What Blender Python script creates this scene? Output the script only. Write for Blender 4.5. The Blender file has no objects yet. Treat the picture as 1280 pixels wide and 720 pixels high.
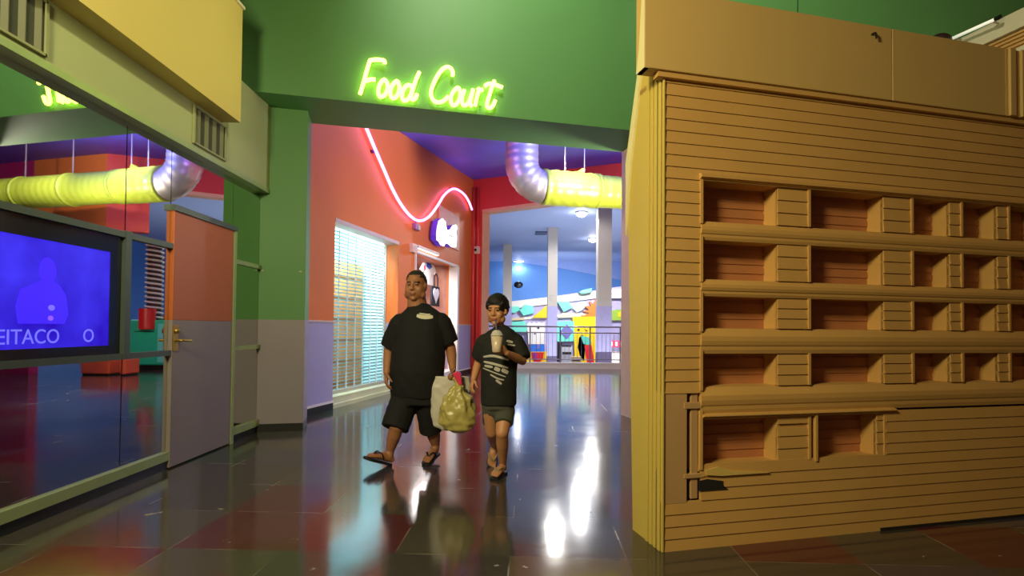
import bpy, bmesh, math, random
from mathutils import Vector, Matrix, Euler
from mathutils.bvhtree import BVHTree
random.seed(4)
SC = bpy.context.scene
COL = SC.collection
R = math.radians

# ------------------------------------------------------------------ camera
CAMH = 1.2
cam_d = bpy.data.cameras.new('camera')
cam_d.sensor_width = 36.0
cam_d.lens = 700.0 / 1280.0 * 36.0
cam_d.shift_y = 35.3 / 1280.0
cam_d.clip_start = 0.05
cam = bpy.data.objects.new('camera', cam_d)
COL.objects.link(cam)
CAMROT = Matrix.Rotation(R(90 + 1.2), 3, 'X') @ Matrix.Rotation(R(0.52), 3, 'Z')
cam.matrix_world = Matrix.Translation((0, 0, CAMH)) @ CAMROT.to_4x4()
SC.camera = cam
O = Vector((0, 0, CAMH))

def ray(px, py):
    return CAMROT @ Vector(((px - 640.0) / 700.0, -(py - 395.3) / 700.0, -1.0))
def hit(px, py, p, n):                      # where a sight line meets a plane
    d = ray(px, py); n = Vector(n)
    return O + d * ((Vector(p) - O).dot(n) / d.dot(n))
def G(px, py): return hit(px, py, (0, 0, 0), (0, 0, 1))
def AT(px, py, y): return hit(px, py, (0, y, 0), (0, 1, 0))

class Frame:                                # a vertical wall line: t along, d towards the viewer, z up
    def __init__(s, o, u, n):
        s.o = Vector((o[0], o[1], 0)); s.u = Vector((u[0], u[1], 0)).normalized(); s.n = Vector((n[0], n[1], 0)).normalized()
    def P(s, t, d, z): return s.o + s.u * t + s.n * d + Vector((0, 0, z))
    def px(s, px, py, d=0.0):
        h = hit(px, py, s.P(0, d, 0), s.n); r = h - s.o
        return r.dot(s.u), h.z
    def T(s, px, d=0.0, py=410): return s.px(px, py, d)[0]

# ------------------------------------------------------------------ materials
def lin(c):
    f = lambda v: v / 12.92 if v <= 0.04045 else ((v + 0.055) / 1.055) ** 2.4
    return tuple(f(v / 255.0) for v in c) + (1.0,)
MATS = {}
def mat(name, rgb, rough=0.5, metal=0.0, var=0.12, scale=6.0, bump=0.0, bscale=60.0, emit=None, es=1.0, spec=0.5, coat=0.0, alpha=1.0, trans=0.0):
    if name in MATS: return MATS[name]
    m = bpy.data.materials.new(name); m.use_nodes = True
    nt = m.node_tree; b = nt.nodes['Principled BSDF']; L = nt.links
    c = lin(rgb)
    tc = nt.nodes.new('ShaderNodeTexCoord')
    nz = nt.nodes.new('ShaderNodeTexNoise'); nz.inputs['Scale'].default_value = scale; nz.inputs['Detail'].default_value = 4
    L.new(tc.outputs['Object'], nz.inputs['Vector'])
    mx = nt.nodes.new('ShaderNodeMix'); mx.data_type = 'RGBA'
    mx.inputs[6].default_value = tuple(v * (1 - var) for v in c[:3]) + (1,)
    mx.inputs[7].default_value = tuple(min(1, v * (1 + var)) for v in c[:3]) + (1,)
    L.new(nz.outputs['Fac'], mx.inputs[0]); L.new(mx.outputs[2], b.inputs['Base Color'])
    b.inputs['Roughness'].default_value = rough; b.inputs['Metallic'].default_value = metal
    b.inputs['Specular IOR Level'].default_value = spec
    b.inputs['Coat Weight'].default_value = coat
    b.inputs['Alpha'].default_value = alpha
    b.inputs['Transmission Weight'].default_value = trans
    if bump:
        n2 = nt.nodes.new('ShaderNodeTexNoise'); n2.inputs['Scale'].default_value = bscale; n2.inputs['Detail'].default_value = 3
        L.new(tc.outputs['Object'], n2.inputs['Vector'])
        bp = nt.nodes.new('ShaderNodeBump'); bp.inputs['Strength'].default_value = bump; bp.inputs['Distance'].default_value = 0.01
        L.new(n2.outputs['Fac'], bp.inputs['Height']); L.new(bp.outputs['Normal'], b.inputs['Normal'])
    if emit:
        b.inputs['Emission Color'].default_value = lin(emit); b.inputs['Emission Strength'].default_value = es
    MATS[name] = m
    return m

GREEN = mat('green_paint', (92, 150, 84), 0.55, var=.06, scale=1.5)
GREY = mat('grey_dado_paint', (150, 142, 150), 0.5, var=.05, scale=2)
LAV = mat('lavender_dado_paint', (170, 165, 200), 0.5, var=.05, scale=2)
YEL = mat('yellow_paint', (226, 204, 112), 0.55, var=.04, scale=1.2)
CREAM = mat('cream_paint', (176, 184, 128), 0.5, var=.05, scale=2)
ORANGE = mat('orange_paint', (226, 120, 50), 0.5, var=.08, scale=1.5)
RED = mat('red_paint', (214, 62, 50), 0.5, var=.08, scale=1.5)
MAGENTA = mat('magenta_paint', (190, 35, 100), 0.5, var=.06)
BASEB = mat('dark_rubber_base', (38, 40, 38), 0.4)
FRAMEG = mat('pale_green_frame', (168, 186, 128), 0.35, metal=.3)
FRAMED = mat('grey_green_frame', (86, 100, 92), 0.35, metal=.3)
WHITE = mat('white_paint', (232, 228, 222), 0.5, var=.04)
BLACK = mat('black_plastic', (18, 18, 20), 0.35)
STEEL = mat('galvanised_steel', (196, 190, 176), 0.42, metal=.75, var=.1, scale=3)
BRASS = mat('brass', (196, 164, 84), 0.3, metal=.9)

# ------------------------------------------------------------------ mesh helpers
def obj(name, bm, m, parent=None, label=None, smooth=False, bevel=0.0):
    me = bpy.data.meshes.new(name)
    bmesh.ops.recalc_face_normals(bm, faces=bm.faces[:])
    if bevel:
        eds = [e for e in bm.edges if len(e.link_faces) == 2 and e.calc_face_angle(0) > 0.6]
        bmesh.ops.bevel(bm, geom=eds, offset=bevel, segments=2, affect='EDGES', profile=0.5, clamp_overlap=True)
    bm.to_mesh(me); bm.free()
    ms = m if isinstance(m, (list, tuple)) else [m]
    for x in ms: me.materials.append(x)
    o = bpy.data.objects.new(name, me); COL.objects.link(o)
    if smooth:
        for p in me.polygons: p.use_smooth = True
    if parent is not None:
        o.parent = parent
        o.matrix_parent_inverse = Matrix.Translation(-Vector(parent.location)) if parent.type == 'EMPTY' else parent.matrix_world.inverted()
    if label: o['label'] = label
    return o
def thing(name, label, cat, loc, group=None):
    o = bpy.data.objects.new(name, None); COL.objects.link(o)
    o.location = loc; o['label'] = label; o['category'] = cat; o.empty_display_size = .1
    if group: o['group'] = group
    return o
def tag(o, label, cat, group=None):
    o['label'] = label; o['category'] = cat
    if group: o['group'] = group
    return o
def struct(name, bm, m, label=None, cat='wall', parent=None, **k):
    o = obj(name, bm, m, parent, **k)
    if parent is None:
        o['kind'] = 'structure'
        o['label'] = label or name.replace('_', ' '); o['category'] = cat
    elif label: o['label'] = label
    return o
BM = bmesh.new
def quadbox(bm, c8, mi=0):
    v = [bm.verts.new(p) for p in c8]
    for f in ((0,3,2,1),(4,5,6,7),(0,1,5,4),(1,2,6,5),(2,3,7,6),(3,0,4,7)):
        bm.faces.new([v[i] for i in f]).material_index = mi
def box(bm, x0, x1, y0, y1, z0, z1, mi=0):
    quadbox(bm, [(x0,y0,z0),(x1,y0,z0),(x1,y1,z0),(x0,y1,z0),(x0,y0,z1),(x1,y0,z1),(x1,y1,z1),(x0,y1,z1)], mi)
def fbox(bm, F, t0, t1, d0, d1, z0, z1, mi=0):
    quadbox(bm, [F.P(t0,d0,z0),F.P(t1,d0,z0),F.P(t1,d1,z0),F.P(t0,d1,z0),F.P(t0,d0,z1),F.P(t1,d0,z1),F.P(t1,d1,z1),F.P(t0,d1,z1)], mi)
def prism(bm, pts, off, mi=0):              # polygon (list of Vector) extruded by a vector
    off = Vector(off)
    a = [bm.verts.new(p) for p in pts]; b = [bm.verts.new(Vector(p) + off) for p in pts]
    n = len(a)
    bm.faces.new(a).material_index = mi; bm.faces.new(b[::-1]).material_index = mi
    for i in range(n):
        bm.faces.new((a[i], b[i], b[(i+1) % n], a[(i+1) % n])).material_index = mi
def fprism(bm, F, tz, d0, d1, mi=0):        # outline in (t,z) of a wall frame
    prism(bm, [F.P(t, d0, z) for t, z in tz], F.n * (d1 - d0), mi)
def tube(bm, pts, rad, seg=12, closed=False, caps=True, mi=0, flat=None, up=None):
    pts = [Vector(p) for p in pts]; n = len(pts)
    rads = rad if isinstance(rad, (list, tuple)) else [rad] * n
    rings = []; ref = Vector(up) if up else None
    for i, p in enumerate(pts):
        a = pts[(i-1) % n] if (closed or i > 0) else p
        b = pts[(i+1) % n] if (closed or i < n-1) else p
        t = (b - a).normalized()
        if ref is None:
            ref = Vector((0,0,1)) if abs(t.z) < .9 else Vector((0,1,0))
        x = ref.cross(t)
        if x.length < 1e-5: x = Vector((1,0,0)).cross(t)
        x.normalize(); y = t.cross(x).normalized()
        if up is None: ref = y
        r = rads[i]; ra, rb = r if isinstance(r, (list, tuple)) else (r, r)
        rings.append([bm.verts.new(p + x * math.cos(2*math.pi*k/seg) * ra + y * math.sin(2*math.pi*k/seg) * rb) for k in range(seg)])
    m = n if closed else n - 1
    for i in range(m):
        A, B = rings[i], rings[(i+1) % n]
        for k in range(seg):
            bm.faces.new((A[k], A[(k+1) % seg], B[(k+1) % seg], B[k])).material_index = mi
    if caps and not closed:
        bm.faces.new(rings[0][::-1]).material_index = mi; bm.faces.new(rings[-1]).material_index = mi
def smoothpath(pts, k=6, closed=False):     # Catmull-Rom
    pts = [Vector(p) for p in pts]; n = len(pts); out = []
    rng = n if closed else n - 1
    for i in range(rng):
        p0 = pts[(i-1) % n] if (closed or i > 0) else pts[i]
        p1 = pts[i]; p2 = pts[(i+1) % n]
        p3 = pts[(i+2) % n] if (closed or i+2 < n) else p2
        for s in range(k):
            u = s / k
            out.append(.5 * ((2*p1) + (p2-p0)*u + (2*p0-5*p1+4*p2-p3)*u*u + (3*p1-p0-3*p2+p3)*u**3))
    if not closed: out.append(pts[-1])
    return out
def ball(bm, c, r, seg=16, rot=None, mi=0):
    r = r if isinstance(r, (list, tuple)) else (r, r, r)
    M = Matrix.Translation(c) @ ((rot.to_matrix() if isinstance(rot, Euler) else rot).to_4x4() if rot is not None else Matrix()) @ Matrix.Diagonal((*r, 1))
    g = bmesh.ops.create_uvsphere(bm, u_segments=seg, v_segments=max(6, seg*2//3), radius=1, matrix=M)
    for v in g['verts']:
        for f in v.link_faces: f.material_index = mi
def cyl(bm, c, r, h, axis=(0,0,1), seg=24, r2=None, mi=0):
    a = Vector(axis).normalized(); c = Vector(c)
    tube(bm, [c, c + a*h], [r, r if r2 is None else r2], seg, mi=mi)

# ------------------------------------------------------------------ wall lines
XL = -2.87
FL = Frame((XL, 0), (0, 1), (1, 0))                                    # glass front on the left, t = y
az = math.atan2(3415 - 640, 700)
FB = Frame((XL, 5.91), (math.sin(az), math.cos(az)), (math.cos(az), -math.sin(az)))  # green header, also the kiosk's direction
FO = Frame((-2.878, 6.7), (.2055, .9787), (.9787, -.2055))            # orange corridor wall
KC = Vector((-1.087, 15.2, 0))
FR = Frame(KC, (.837, -.547), (-.547, -.837))                          # red end wall
cb = G(827, 690)
FK = Frame(cb, FB.u, FB.n)                                             # kiosk front
FKS = Frame(cb, -FB.n, -FB.u)                                          # kiosk side (t runs away from the viewer)
ZB = 3.70                                                              # underside of the green header
DADO = 1.27
def corr_z(y): return 4.82 + .084 * (y - 10.3)

# ------------------------------------------------------------------ floor
def floor_mat():
    m = bpy.data.materials.new('glossy_dark_tile'); m.use_nodes = True
    nt = m.node_tree; N = nt.nodes; L = nt.links; b = N['Principled BSDF']
    geo = N.new('ShaderNodeNewGeometry')
    mp = N.new('ShaderNodeMapping'); mp.inputs['Rotation'].default_value = (0, 0, R(2)); mp.inputs['Location'].default_value = (.17, .13, 0)
    mp.inputs['Scale'].default_value = (1/.61, 1/.61, 0)
    L.new(geo.outputs['Position'], mp.inputs['Vector'])
    fl = N.new('ShaderNodeVectorMath'); fl.operation = 'FLOOR'; L.new(mp.outputs['Vector'], fl.inputs[0])
    wn = N.new('ShaderNodeTexWhiteNoise'); wn.noise_dimensions = '2D'; L.new(fl.outputs[0], wn.inputs['Vector'])
    cr = N.new('ShaderNodeValToRGB'); cr.color_ramp.interpolation = 'CONSTANT'
    cols = [(0, (62, 58, 53)), (.34, (70, 65, 56)), (.5, (80, 38, 38)), (.62, (40, 60, 44)), (.72, (64, 59, 70)), (.84, (84, 76, 56)), (.92, (58, 56, 55))]
    e = cr.color_ramp.elements
    e[0].position = 0; e[0].color = lin(cols[0][1]); e[1].position = cols[1][0]; e[1].color = lin(cols[1][1])
    for p, c in cols[2:]:
        x = e.new(p); x.color = lin(c)
    L.new(wn.outputs['Value'], cr.inputs[0])
    # worn joints
    fr = N.new('ShaderNodeVectorMath'); fr.operation = 'FRACTION'; L.new(mp.outputs['Vector'], fr.inputs[0])
    sp = N.new('ShaderNodeSeparateXYZ'); L.new(fr.outputs[0], sp.inputs[0])
    def near(o):
        a = N.new('ShaderNodeMath'); a.operation = 'SUBTRACT'; a.inputs[1].default_value = .5; L.new(o, a.inputs[0])
        c = N.new('ShaderNodeMath'); c.operation = 'ABSOLUTE'; L.new(a.outputs[0], c.inputs[0])
        d = N.new('ShaderNodeMath'); d.operation = 'GREATER_THAN'; d.inputs[1].default_value = .4935; L.new(c.outputs[0], d.inputs[0])
        return d.outputs[0]
    mxm = N.new('ShaderNodeMath'); mxm.operation = 'MAXIMUM'; L.new(near(sp.outputs['X']), mxm.inputs[0]); L.new(near(sp.outputs['Y']), mxm.inputs[1])
    nz = N.new('ShaderNodeTexNoise'); nz.inputs['Scale'].default_value = 1.7; nz.inputs['Detail'].default_value = 5
    L.new(geo.outputs['Position'], nz.inputs['Vector'])
    th = N.new('ShaderNodeMapRange'); th.inputs['From Min'].default_value = .48; th.inputs['From Max'].default_value = .72; L.new(nz.outputs['Fac'], th.inputs['Value'])
    ml = N.new('ShaderNodeMath'); ml.operation = 'MULTIPLY'; L.new(mxm.outputs[0], ml.inputs[0]); L.new(th.outputs[0], ml.inputs[1])
    # scuffs
    n2 = N.new('ShaderNodeTexNoise'); n2.inputs['Scale'].default_value = 5.5; n2.inputs['Detail'].default_value = 7; n2.inputs['Roughness'].default_value = .62
    L.new(geo.outputs['Position'], n2.inputs['Vector'])
    t2 = N.new('ShaderNodeMapRange'); t2.inputs['From Min'].default_value = .67; t2.inputs['From Max'].default_value = .70; L.new(n2.outputs['Fac'], t2.inputs['Value'])
    ad = N.new('ShaderNodeMath'); ad.operation = 'MAXIMUM'; L.new(ml.outputs[0], ad.inputs[0]); L.new(t2.outputs[0], ad.inputs[1])
    mx = N.new('ShaderNodeMix'); mx.data_type = 'RGBA'; mx.inputs[7].default_value = lin((142, 134, 116))
    L.new(ad.outputs[0], mx.inputs[0]); L.new(cr.outputs[0], mx.inputs[6]); L.new(mx.outputs[2], b.inputs['Base Color'])
    rr = N.new('ShaderNodeMapRange'); rr.inputs['To Min'].default_value = .07; rr.inputs['To Max'].default_value = .17; L.new(nz.outputs['Fac'], rr.inputs['Value'])
    rm = N.new('ShaderNodeMath'); rm.operation = 'MAXIMUM'; L.new(rr.outputs[0], rm.inputs[0])
    r2 = N.new('ShaderNodeMath'); r2.operation = 'MULTIPLY'; r2.inputs[1].default_value = .5; L.new(ad.outputs[0], r2.inputs[0]); L.new(r2.outputs[0], rm.inputs[1])
    L.new(rm.outputs[0], b.inputs['Roughness'])
    b.inputs['IOR'].default_value = 1.6
    n3 = N.new('ShaderNodeTexNoise'); n3.inputs['Scale'].default_value = 4.0; n3.inputs['Detail'].default_value = 6
    L.new(geo.outputs['Position'], n3.inputs['Vector'])
    bp = N.new('ShaderNodeBump'); bp.inputs['Strength'].default_value = .05; bp.inputs['Distance'].default_value = .02
    L.new(n3.outputs['Fac'], bp.inputs['Height']); L.new(bp.outputs['Normal'], b.inputs['Normal'])
    return m
bm = BM(); box(bm, -9, 14, -4, 16.9, -.2, 0)
struct('floor', bm, floor_mat(), 'dark glossy tile floor reflecting the coloured lights', 'floor')

# ------------------------------------------------------------------ green header (beam) and its piers
bm = BM()
tR = 13.0
fbox(bm, FB, -1.5, tR, -.82, 0, ZB, 7.2)
fbox(bm, FB, 0, tR, 0, .012, ZB, ZB + .035)
tj = FB.T(997, 0, 10)
fbox(bm, FB, tj-.006, tj+.006, 0, .006, ZB+.04, 7.2, 1)
struct('wall_header', bm, [GREEN, mat('dark_joint', (30, 60, 34), .6)], 'green header wall over the corridor opening', 'wall')
bm = BM()
fbox(bm, FB, 0, .60, -.82, -.41, DADO, ZB)
fbox(bm, FB, 0, .60, -.82, -.41, .09, DADO, 1)
fbox(bm, FB, 0, .60, -.82, -.40, 0, .09, 2)
for k in (.12, .53): fbox(bm, FB, k, k+.03, -.41, -.405, 1.82, 1.835, 3)
struct('wall_pier_left', bm, [GREEN, GREY, BASEB, CREAM], 'green pier with grey dado left of the corridor', 'pillar')
tp = FB.T(793, -.41)
PINK = mat('pale_pink_paint', (216, 190, 178), .5)
bm = BM()
fbox(bm, FB, tp, tp + 2.6, -.82, -.41, 1.38, ZB, 0)
fbox(bm, FB, tp, tp + 2.6, -.82, -.41, 0, 1.38, 0)
struct('wall_pier_right', bm, [PINK, mat('salmon_paint', (205, 130, 105), .5)], 'pale end of the right hand corridor pier', 'pillar')

# ------------------------------------------------------------------ left wall: band, bulkhead, vents
bm = BM()
ZG = 2.75
box(bm, XL-.1, XL+.09, -4, 6.38, ZG, 3.13)
box(bm, XL-.1, XL+.09, 5.29, 6.38, 3.13, ZB)
box(bm, XL-.1, XL-.0, -4, 5.3, 3.13, 3.4)
struct('wall_left', bm, CREAM, 'cream wall band above the mirrored shop front', 'wall')
bm = BM(); box(bm, XL-.0, XL+.27, -4, 5.29, 3.13, 4.22)
box(bm, XL-.3, XL+.08, -4, 5.33, 4.24, 5.2)
struct('wall_left_bulkhead', bm, YEL, 'yellow bulkhead panel overhanging the cream band', 'wall')
bm = BM(); box(bm, XL+.08, XL+.29, -4, 5.30, 4.22, 4.245)
struct('trim_1', bm, mat('lit_edge_trim', (255, 240, 210), .4), 'pale trim along the top of the yellow bulkhead', 'trim')
bm = BM(); box(bm, XL-.06, XL+.10, -4, 6.40, ZG-.045, ZG)
struct('trim_2', bm, FRAMEG, 'pale metal head rail over the shop front glass', 'trim')
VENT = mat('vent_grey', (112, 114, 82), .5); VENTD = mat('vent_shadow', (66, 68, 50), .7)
def vent(y0, y1, lab, n):
    t = thing('air_vent', lab, 'vent', (XL+.09, (y0+y1)/2, 2.79), 'louvred air vents in the cream band')
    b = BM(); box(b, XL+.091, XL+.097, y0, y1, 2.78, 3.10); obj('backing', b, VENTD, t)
    b = BM()
    for a, c, e, f in ((y0, y1, 2.775, 2.79), (y0, y1, 3.09, 3.105), (y0-.01, y0+.01, 2.775, 3.105), (y1-.01, y1+.01, 2.775, 3.105)):
        box(b, XL+.092, XL+.112, a, c, e, f)
    obj('frame', b, mat('vent_frame', (150, 154, 108), .5), t)
    for k in range(n):
        y = y0 + (y1-y0)*(k+.6)/n
        b = BM(); w = (y1-y0)/n
        quadbox(b, [(XL+.097, y-.3*w, 2.79), (XL+.11, y, 2.79), (XL+.11, y+.05*w, 2.79), (XL+.097, y+.1*w, 2.79),
                    (XL+.097, y-.3*w, 3.09), (XL+.11, y, 3.09), (XL+.11, y+.05*w, 3.09), (XL+.097, y+.1*w, 3.09)])
        obj('louvre', b, VENT, t)
FV = Frame((XL+.09, 0), (0, 1), (1, 0))
vent(FV.T(241, 0, 160), FV.T(280, 0, 180), 'small louvred vent in cream band near the green pier', 4)
vent(FV.T(-60, 0, 40), FV.T(55, 0, 40), 'louvred vent cut by the top left corner of the photo', 5)

# ------------------------------------------------------------------ mirrored shop front
def glass_mat():
    m = bpy.data.materials.new('mirrored_glass'); m.use_nodes = True
    nt = m.node_tree; N = nt.nodes; L = nt.links
    for n in list(N): N.remove(n)
    out = N.new('ShaderNodeOutputMaterial'); gl = N.new('ShaderNodeBsdfGlossy'); tr = N.new('ShaderNodeBsdfTransparent'); mx = N.new('ShaderNodeMixShader')
    gl.inputs['Color'].default_value = (.84, .86, .82, 1); gl.inputs['Roughness'].default_value = .015
    tr.inputs['Color'].default_value = (.5, .52, .5, 1); mx.inputs[0].default_value = .86
    tc = N.new('ShaderNodeTexCoord'); nz = N.new('ShaderNodeTexNoise'); nz.inputs['Scale'].default_value = .9; nz.inputs['Detail'].default_value = 0
    L.new(tc.outputs['Object'], nz.inputs['Vector'])
    bp = N.new('ShaderNodeBump'); bp.inputs['Strength'].default_value = .015; bp.inputs['Distance'].default_value = .05
    L.new(nz.outputs['Fac'], bp.inputs['Height']); L.new(bp.outputs['Normal'], gl.inputs['Normal'])
    L.new(tr.outputs[0], mx.inputs[1]); L.new(gl.outputs[0], mx.inputs[2]); L.new(mx.outputs[0], out.inputs[0])
    return m
GLASS = glass_mat()
yD0 = FL.T(210, 0, 420); yD1 = FL.T(285, 0, 420); yM = FL.T(154, 0, 380); yP = 6.33
zm0, zm1 = .965, 1.86
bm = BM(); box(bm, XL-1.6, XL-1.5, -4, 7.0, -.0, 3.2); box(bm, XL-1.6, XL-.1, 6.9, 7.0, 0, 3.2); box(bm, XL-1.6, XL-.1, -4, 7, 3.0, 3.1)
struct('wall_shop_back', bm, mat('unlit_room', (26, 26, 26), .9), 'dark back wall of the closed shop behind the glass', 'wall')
def shopfront(name, y0, y1, lab, mull=(), hs=True, transom=None):
    r = bpy.data.objects.new(name, None); COL.objects.link(r); r.location = (XL, (y0+y1)/2, 0); r['kind'] = 'structure'; r['label'] = lab; r['category'] = 'window'
    ys = [y0] + list(mull) + [y1]
    for i in range(len(ys)-1):
        for za, zb in ((.14, zm0), (zm0, zm1), (zm1, ZG-.04)):
            if name == 'window_1' and i == 0 and za == zm0: continue
            b = BM(); box(b, XL-.006, XL, ys[i]+.005, ys[i+1]-.005, za+.005, zb-.005); obj('pane', b, GLASS, r)
    b = BM(); box(b, XL-.05, XL+.03, y0, y1, .075, .145); obj('sill', b, FRAMEG, r)
    b = BM(); box(b, XL-.05, XL+.015, y0, y1, 0, .075); obj('plinth', b, BASEB, r)
    for m_ in mull:
        b = BM(); box(b, XL-.04, XL+.035, m_-.03, m_+.03, zm0-.02, zm1+.03); obj('mullion', b, FRAMED, r)
    if hs:
        for z in (zm0, zm1):
            b = BM(); box(b, XL-.04, XL+.03, y0, y1, z-.022, z+.022); obj('transom_rail', b, FRAMED if name == 'window_1' else FRAMEG, r)
    return r
w1 = shopfront('window_1', -4, yD0, 'mirrored shop front glass holding the blue screen', (yM,))
w2 = shopfront('window_2', yD1 + .05, yP, 'narrow mirrored glass panel between door and green pier')
# door
zd = 2.16
d1 = bpy.data.objects.new('door_1', None); COL.objects.link(d1); d1.location = (XL, (yD0+yD1)/2, 0); d1['kind'] = 'structure'; d1['label'] = 'orange and grey shop door with a brass lever'; d1['category'] = 'door'
b = BM(); box(b, XL-.02, XL+.035, yD0, yD1, 1.24, zd); obj('upper_panel', b, mat('orange_door_paint', (184, 94, 38), .45, var=.05), d1, bevel=.004)
b = BM(); box(b, XL-.02, XL+.035, yD0, yD1, .012, 1.24); obj('lower_panel', b, mat('grey_door_paint', (138, 128, 124), .45, var=.05), d1, bevel=.004)
b = BM(); box(b, XL-.05, XL+.05, yD0-.01, yD1+.06, zd, zd+.05); obj('head_frame', b, FRAMED, d1)
b = BM(); box(b, XL-.05, XL+.045, yD1+.012, yD1+.06, 0, zd); obj('jamb', b, FRAMEG, d1)
b = BM(); box(b, XL-.006, XL, yD0+.004, yD1+.05, zd+.05, ZG-.045); obj('transom_pane', b, GLASS, d1)
yh = FL.T(221, .05, 420)
h = BM(); box(h, XL+.035, XL+.045, yh-.035, yh+.035, .98, 1.2); hp = obj('lock_plate', h, BRASS, d1, bevel=.004)
h = BM(); tube(h, smoothpath([(XL+.04, yh, 1.07), (XL+.09, yh, 1.07), (XL+.10, yh+.03, 1.07), (XL+.10, yh+.13, 1.065)], 5), .012, 10); obj('lever', h, BRASS, d1, smooth=True)
h = BM(); cyl(h, (XL+.035, yh, 1.15), .022, .03, (1,0,0)); obj('lock_cylinder', h, BRASS, d1, smooth=True)

# ------------------------------------------------------------------ television set in the shop front
def screen_mat():
    m = bpy.data.materials.new('blue_screen'); m.use_nodes = True
    nt = m.node_tree; N = nt.nodes; L = nt.links; b = N['Principled BSDF']
    tc = N.new('ShaderNodeTexCoord'); nz = N.new('ShaderNodeTexNoise'); nz.inputs['Scale'].default_value = 2.6; nz.inputs['Detail'].default_value = 3
    L.new(tc.outputs['Object'], nz.inputs['Vector'])
    cr = N.new('ShaderNodeValToRGB'); e = cr.color_ramp.elements
    e[0].position = .3; e[0].color = lin((36, 0, 190)); e[1].position = .75; e[1].color = lin((66, 54, 255))
    L.new(nz.outputs['Fac'], cr.inputs[0]); L.new(cr.outputs[0], b.inputs['Emission Color']); b.inputs['Emission Strength'].default_value = 1.0
    b.inputs['Base Color'].default_value = (.01, .01, .02, 1); b.inputs['Roughness'].default_value = .25; b.inputs['Specular IOR Level'].default_value = .25
    return m
def emis(name, rgb, s, base=None):
    return mat(name, base or rgb, .4, emit=rgb, es=s)
yT1 = yM - .04; yS1 = FL.T(137, .0, 380); yS0 = yS1 - 1.55; yT0 = yS0 - .1
tv = thing('television', 'wide blue television screen in a dark bezel behind the shop front rails', 'television', (XL, (yT0+yT1)/2, zm0))
b = BM(); box(b, XL-.07, XL-.012, yT0, yT1, zm0+.02, zm1-.02); obj('cabinet', b, mat('tv_black', (20, 22, 26), .2, spec=.6), tv)
b = BM()
zs0, zs1 = 1.05, 1.715
box(b, XL-.012, XL+.004, yT0, yT1, zs1, zm1-.02); box(b, XL-.012, XL+.004, yT0, yT1, zm0+.02, zs0)
box(b, XL-.012, XL+.004, yT0, yS0, zs0, zs1); box(b, XL-.012, XL+.004, yS1, yT1, zs0, zs1)
obj('bezel', b, mat('tv_bezel', (34, 38, 44), .12, spec=.8), tv)
b = BM(); box(b, XL-.011, XL-.004, yS0, yS1, zs0, zs1); scr = obj('screen', b, screen_mat(), tv)
def text_mesh(s, size, M, m, name, parent, depth=.002, label=None):
    cu = bpy.data.curves.new('t', 'FONT'); cu.body = s; cu.size = size; cu.extrude = depth; cu.align_x = 'LEFT'
    to = bpy.data.objects.new('t', cu); COL.objects.link(to)
    dg = bpy.context.evaluated_depsgraph_get(); me = bpy.data.meshes.new_from_object(to.evaluated_get(dg))
    bpy.data.objects.remove(to); bpy.data.curves.remove(cu)
    me.transform(M); bb = bmesh.new(); bb.from_mesh(me); bpy.data.meshes.remove(me)
    return obj(name, bb, m, parent, label)
MT = Matrix.Translation((XL-.003, FL.T(-4, 0, 380), zs0+.03)) @ Matrix(((0,0,1,0),(1,0,0,0),(0,1,0,0),(0,0,0,1)))
text_mesh('EITACO', .125, MT, emis('screen_text', (104, 104, 255), 1.0), 'screen_caption', tv, .001, 'pale blue capital letters along the bottom of the screen')
text_mesh('O', .125, Matrix.Translation((0, .635, 0)) @ MT, MATS['screen_text'], 'screen_caption', tv, .001, 'last pale blue letter at the right end of the caption')
# pale figure on the screen
b = BM()
def blob(b, cy, cz, ry, rz, x, n=28):
    vs = [b.verts.new((x, cy + ry*math.cos(2*math.pi*k/n), cz + rz*math.sin(2*math.pi*k/n))) for k in range(n)]
    b.faces.new(vs)
ys = FL.T(60, 0, 350)
blob(b, ys-.0, 1.525, .065, .085, XL-.0030); b.faces.new([b.verts.new((XL-.0032, ys+y_, z_)) for y_, z_ in ((-.2,1.2),(-.22,1.3),(-.19,1.4),(-.1,1.44),(-.04,1.47),(.04,1.47),(.1,1.44),(.15,1.38),(.17,1.26),(.14,1.2))])
obj('screen_figure', b, emis('screen_figure', (56, 30, 240), 1.0), tv, 'pale blurred figure in the middle of the screen')
b = BM(); blob(b, ys+.03, 1.235, .022, .016, XL-.0022); obj('screen_dot', b, emis('screen_dot', (130, 80, 220), 1.0), tv)
b = BM(); blob(b, ys+.035, 1.30, .026, .018, XL-.0022); obj('screen_dot', b, emis('screen_dot_pale', (110, 100, 250), 1.0), tv)
# ------------------------------------------------------------------ orange corridor wall
tS0, tS1 = FO.T(417), FO.T(497); zS = 2.78
tD0, tD1 = FO.T(517), FO.T(572); zDr = 2.74
tEnd = (KC - FO.o).dot(FO.u)
ZT = 6.0
bm = BM()
def oseg(t0, t1, z0, z1):
    fbox(bm, FO, t0, t1, -.30, 0, z0, z1, 1 if z1 <= DADO + .01 else 0)
for a, c in ((-.3, tS0), (tS1, tD0), (tD1, tEnd + .05)):
    oseg(a, c, .10, DADO); oseg(a, c, DADO, zS)
oseg(tS0, tS1, 2.78, ZT); oseg(-.3, tS0, zS, ZT); oseg(tS1, tEnd + .05, zS, ZT); oseg(tD0, tD1, zDr, zS)
struct('wall_corridor_left', bm, [ORANGE, LAV], 'orange corridor wall with pale lavender dado', 'wall')
bm = BM()
for a, c in ((-.3, tS0), (tS1, tD0), (tD1, tEnd)):
    fbox(bm, FO, a, c, -.3, .012, 0, .10, 0); fbox(bm, FO, a, c, 0, .02, .10, .13, 1)
    fbox(bm, FO, a, c, 0, .012, DADO-.012, DADO+.012, 2)
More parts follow.
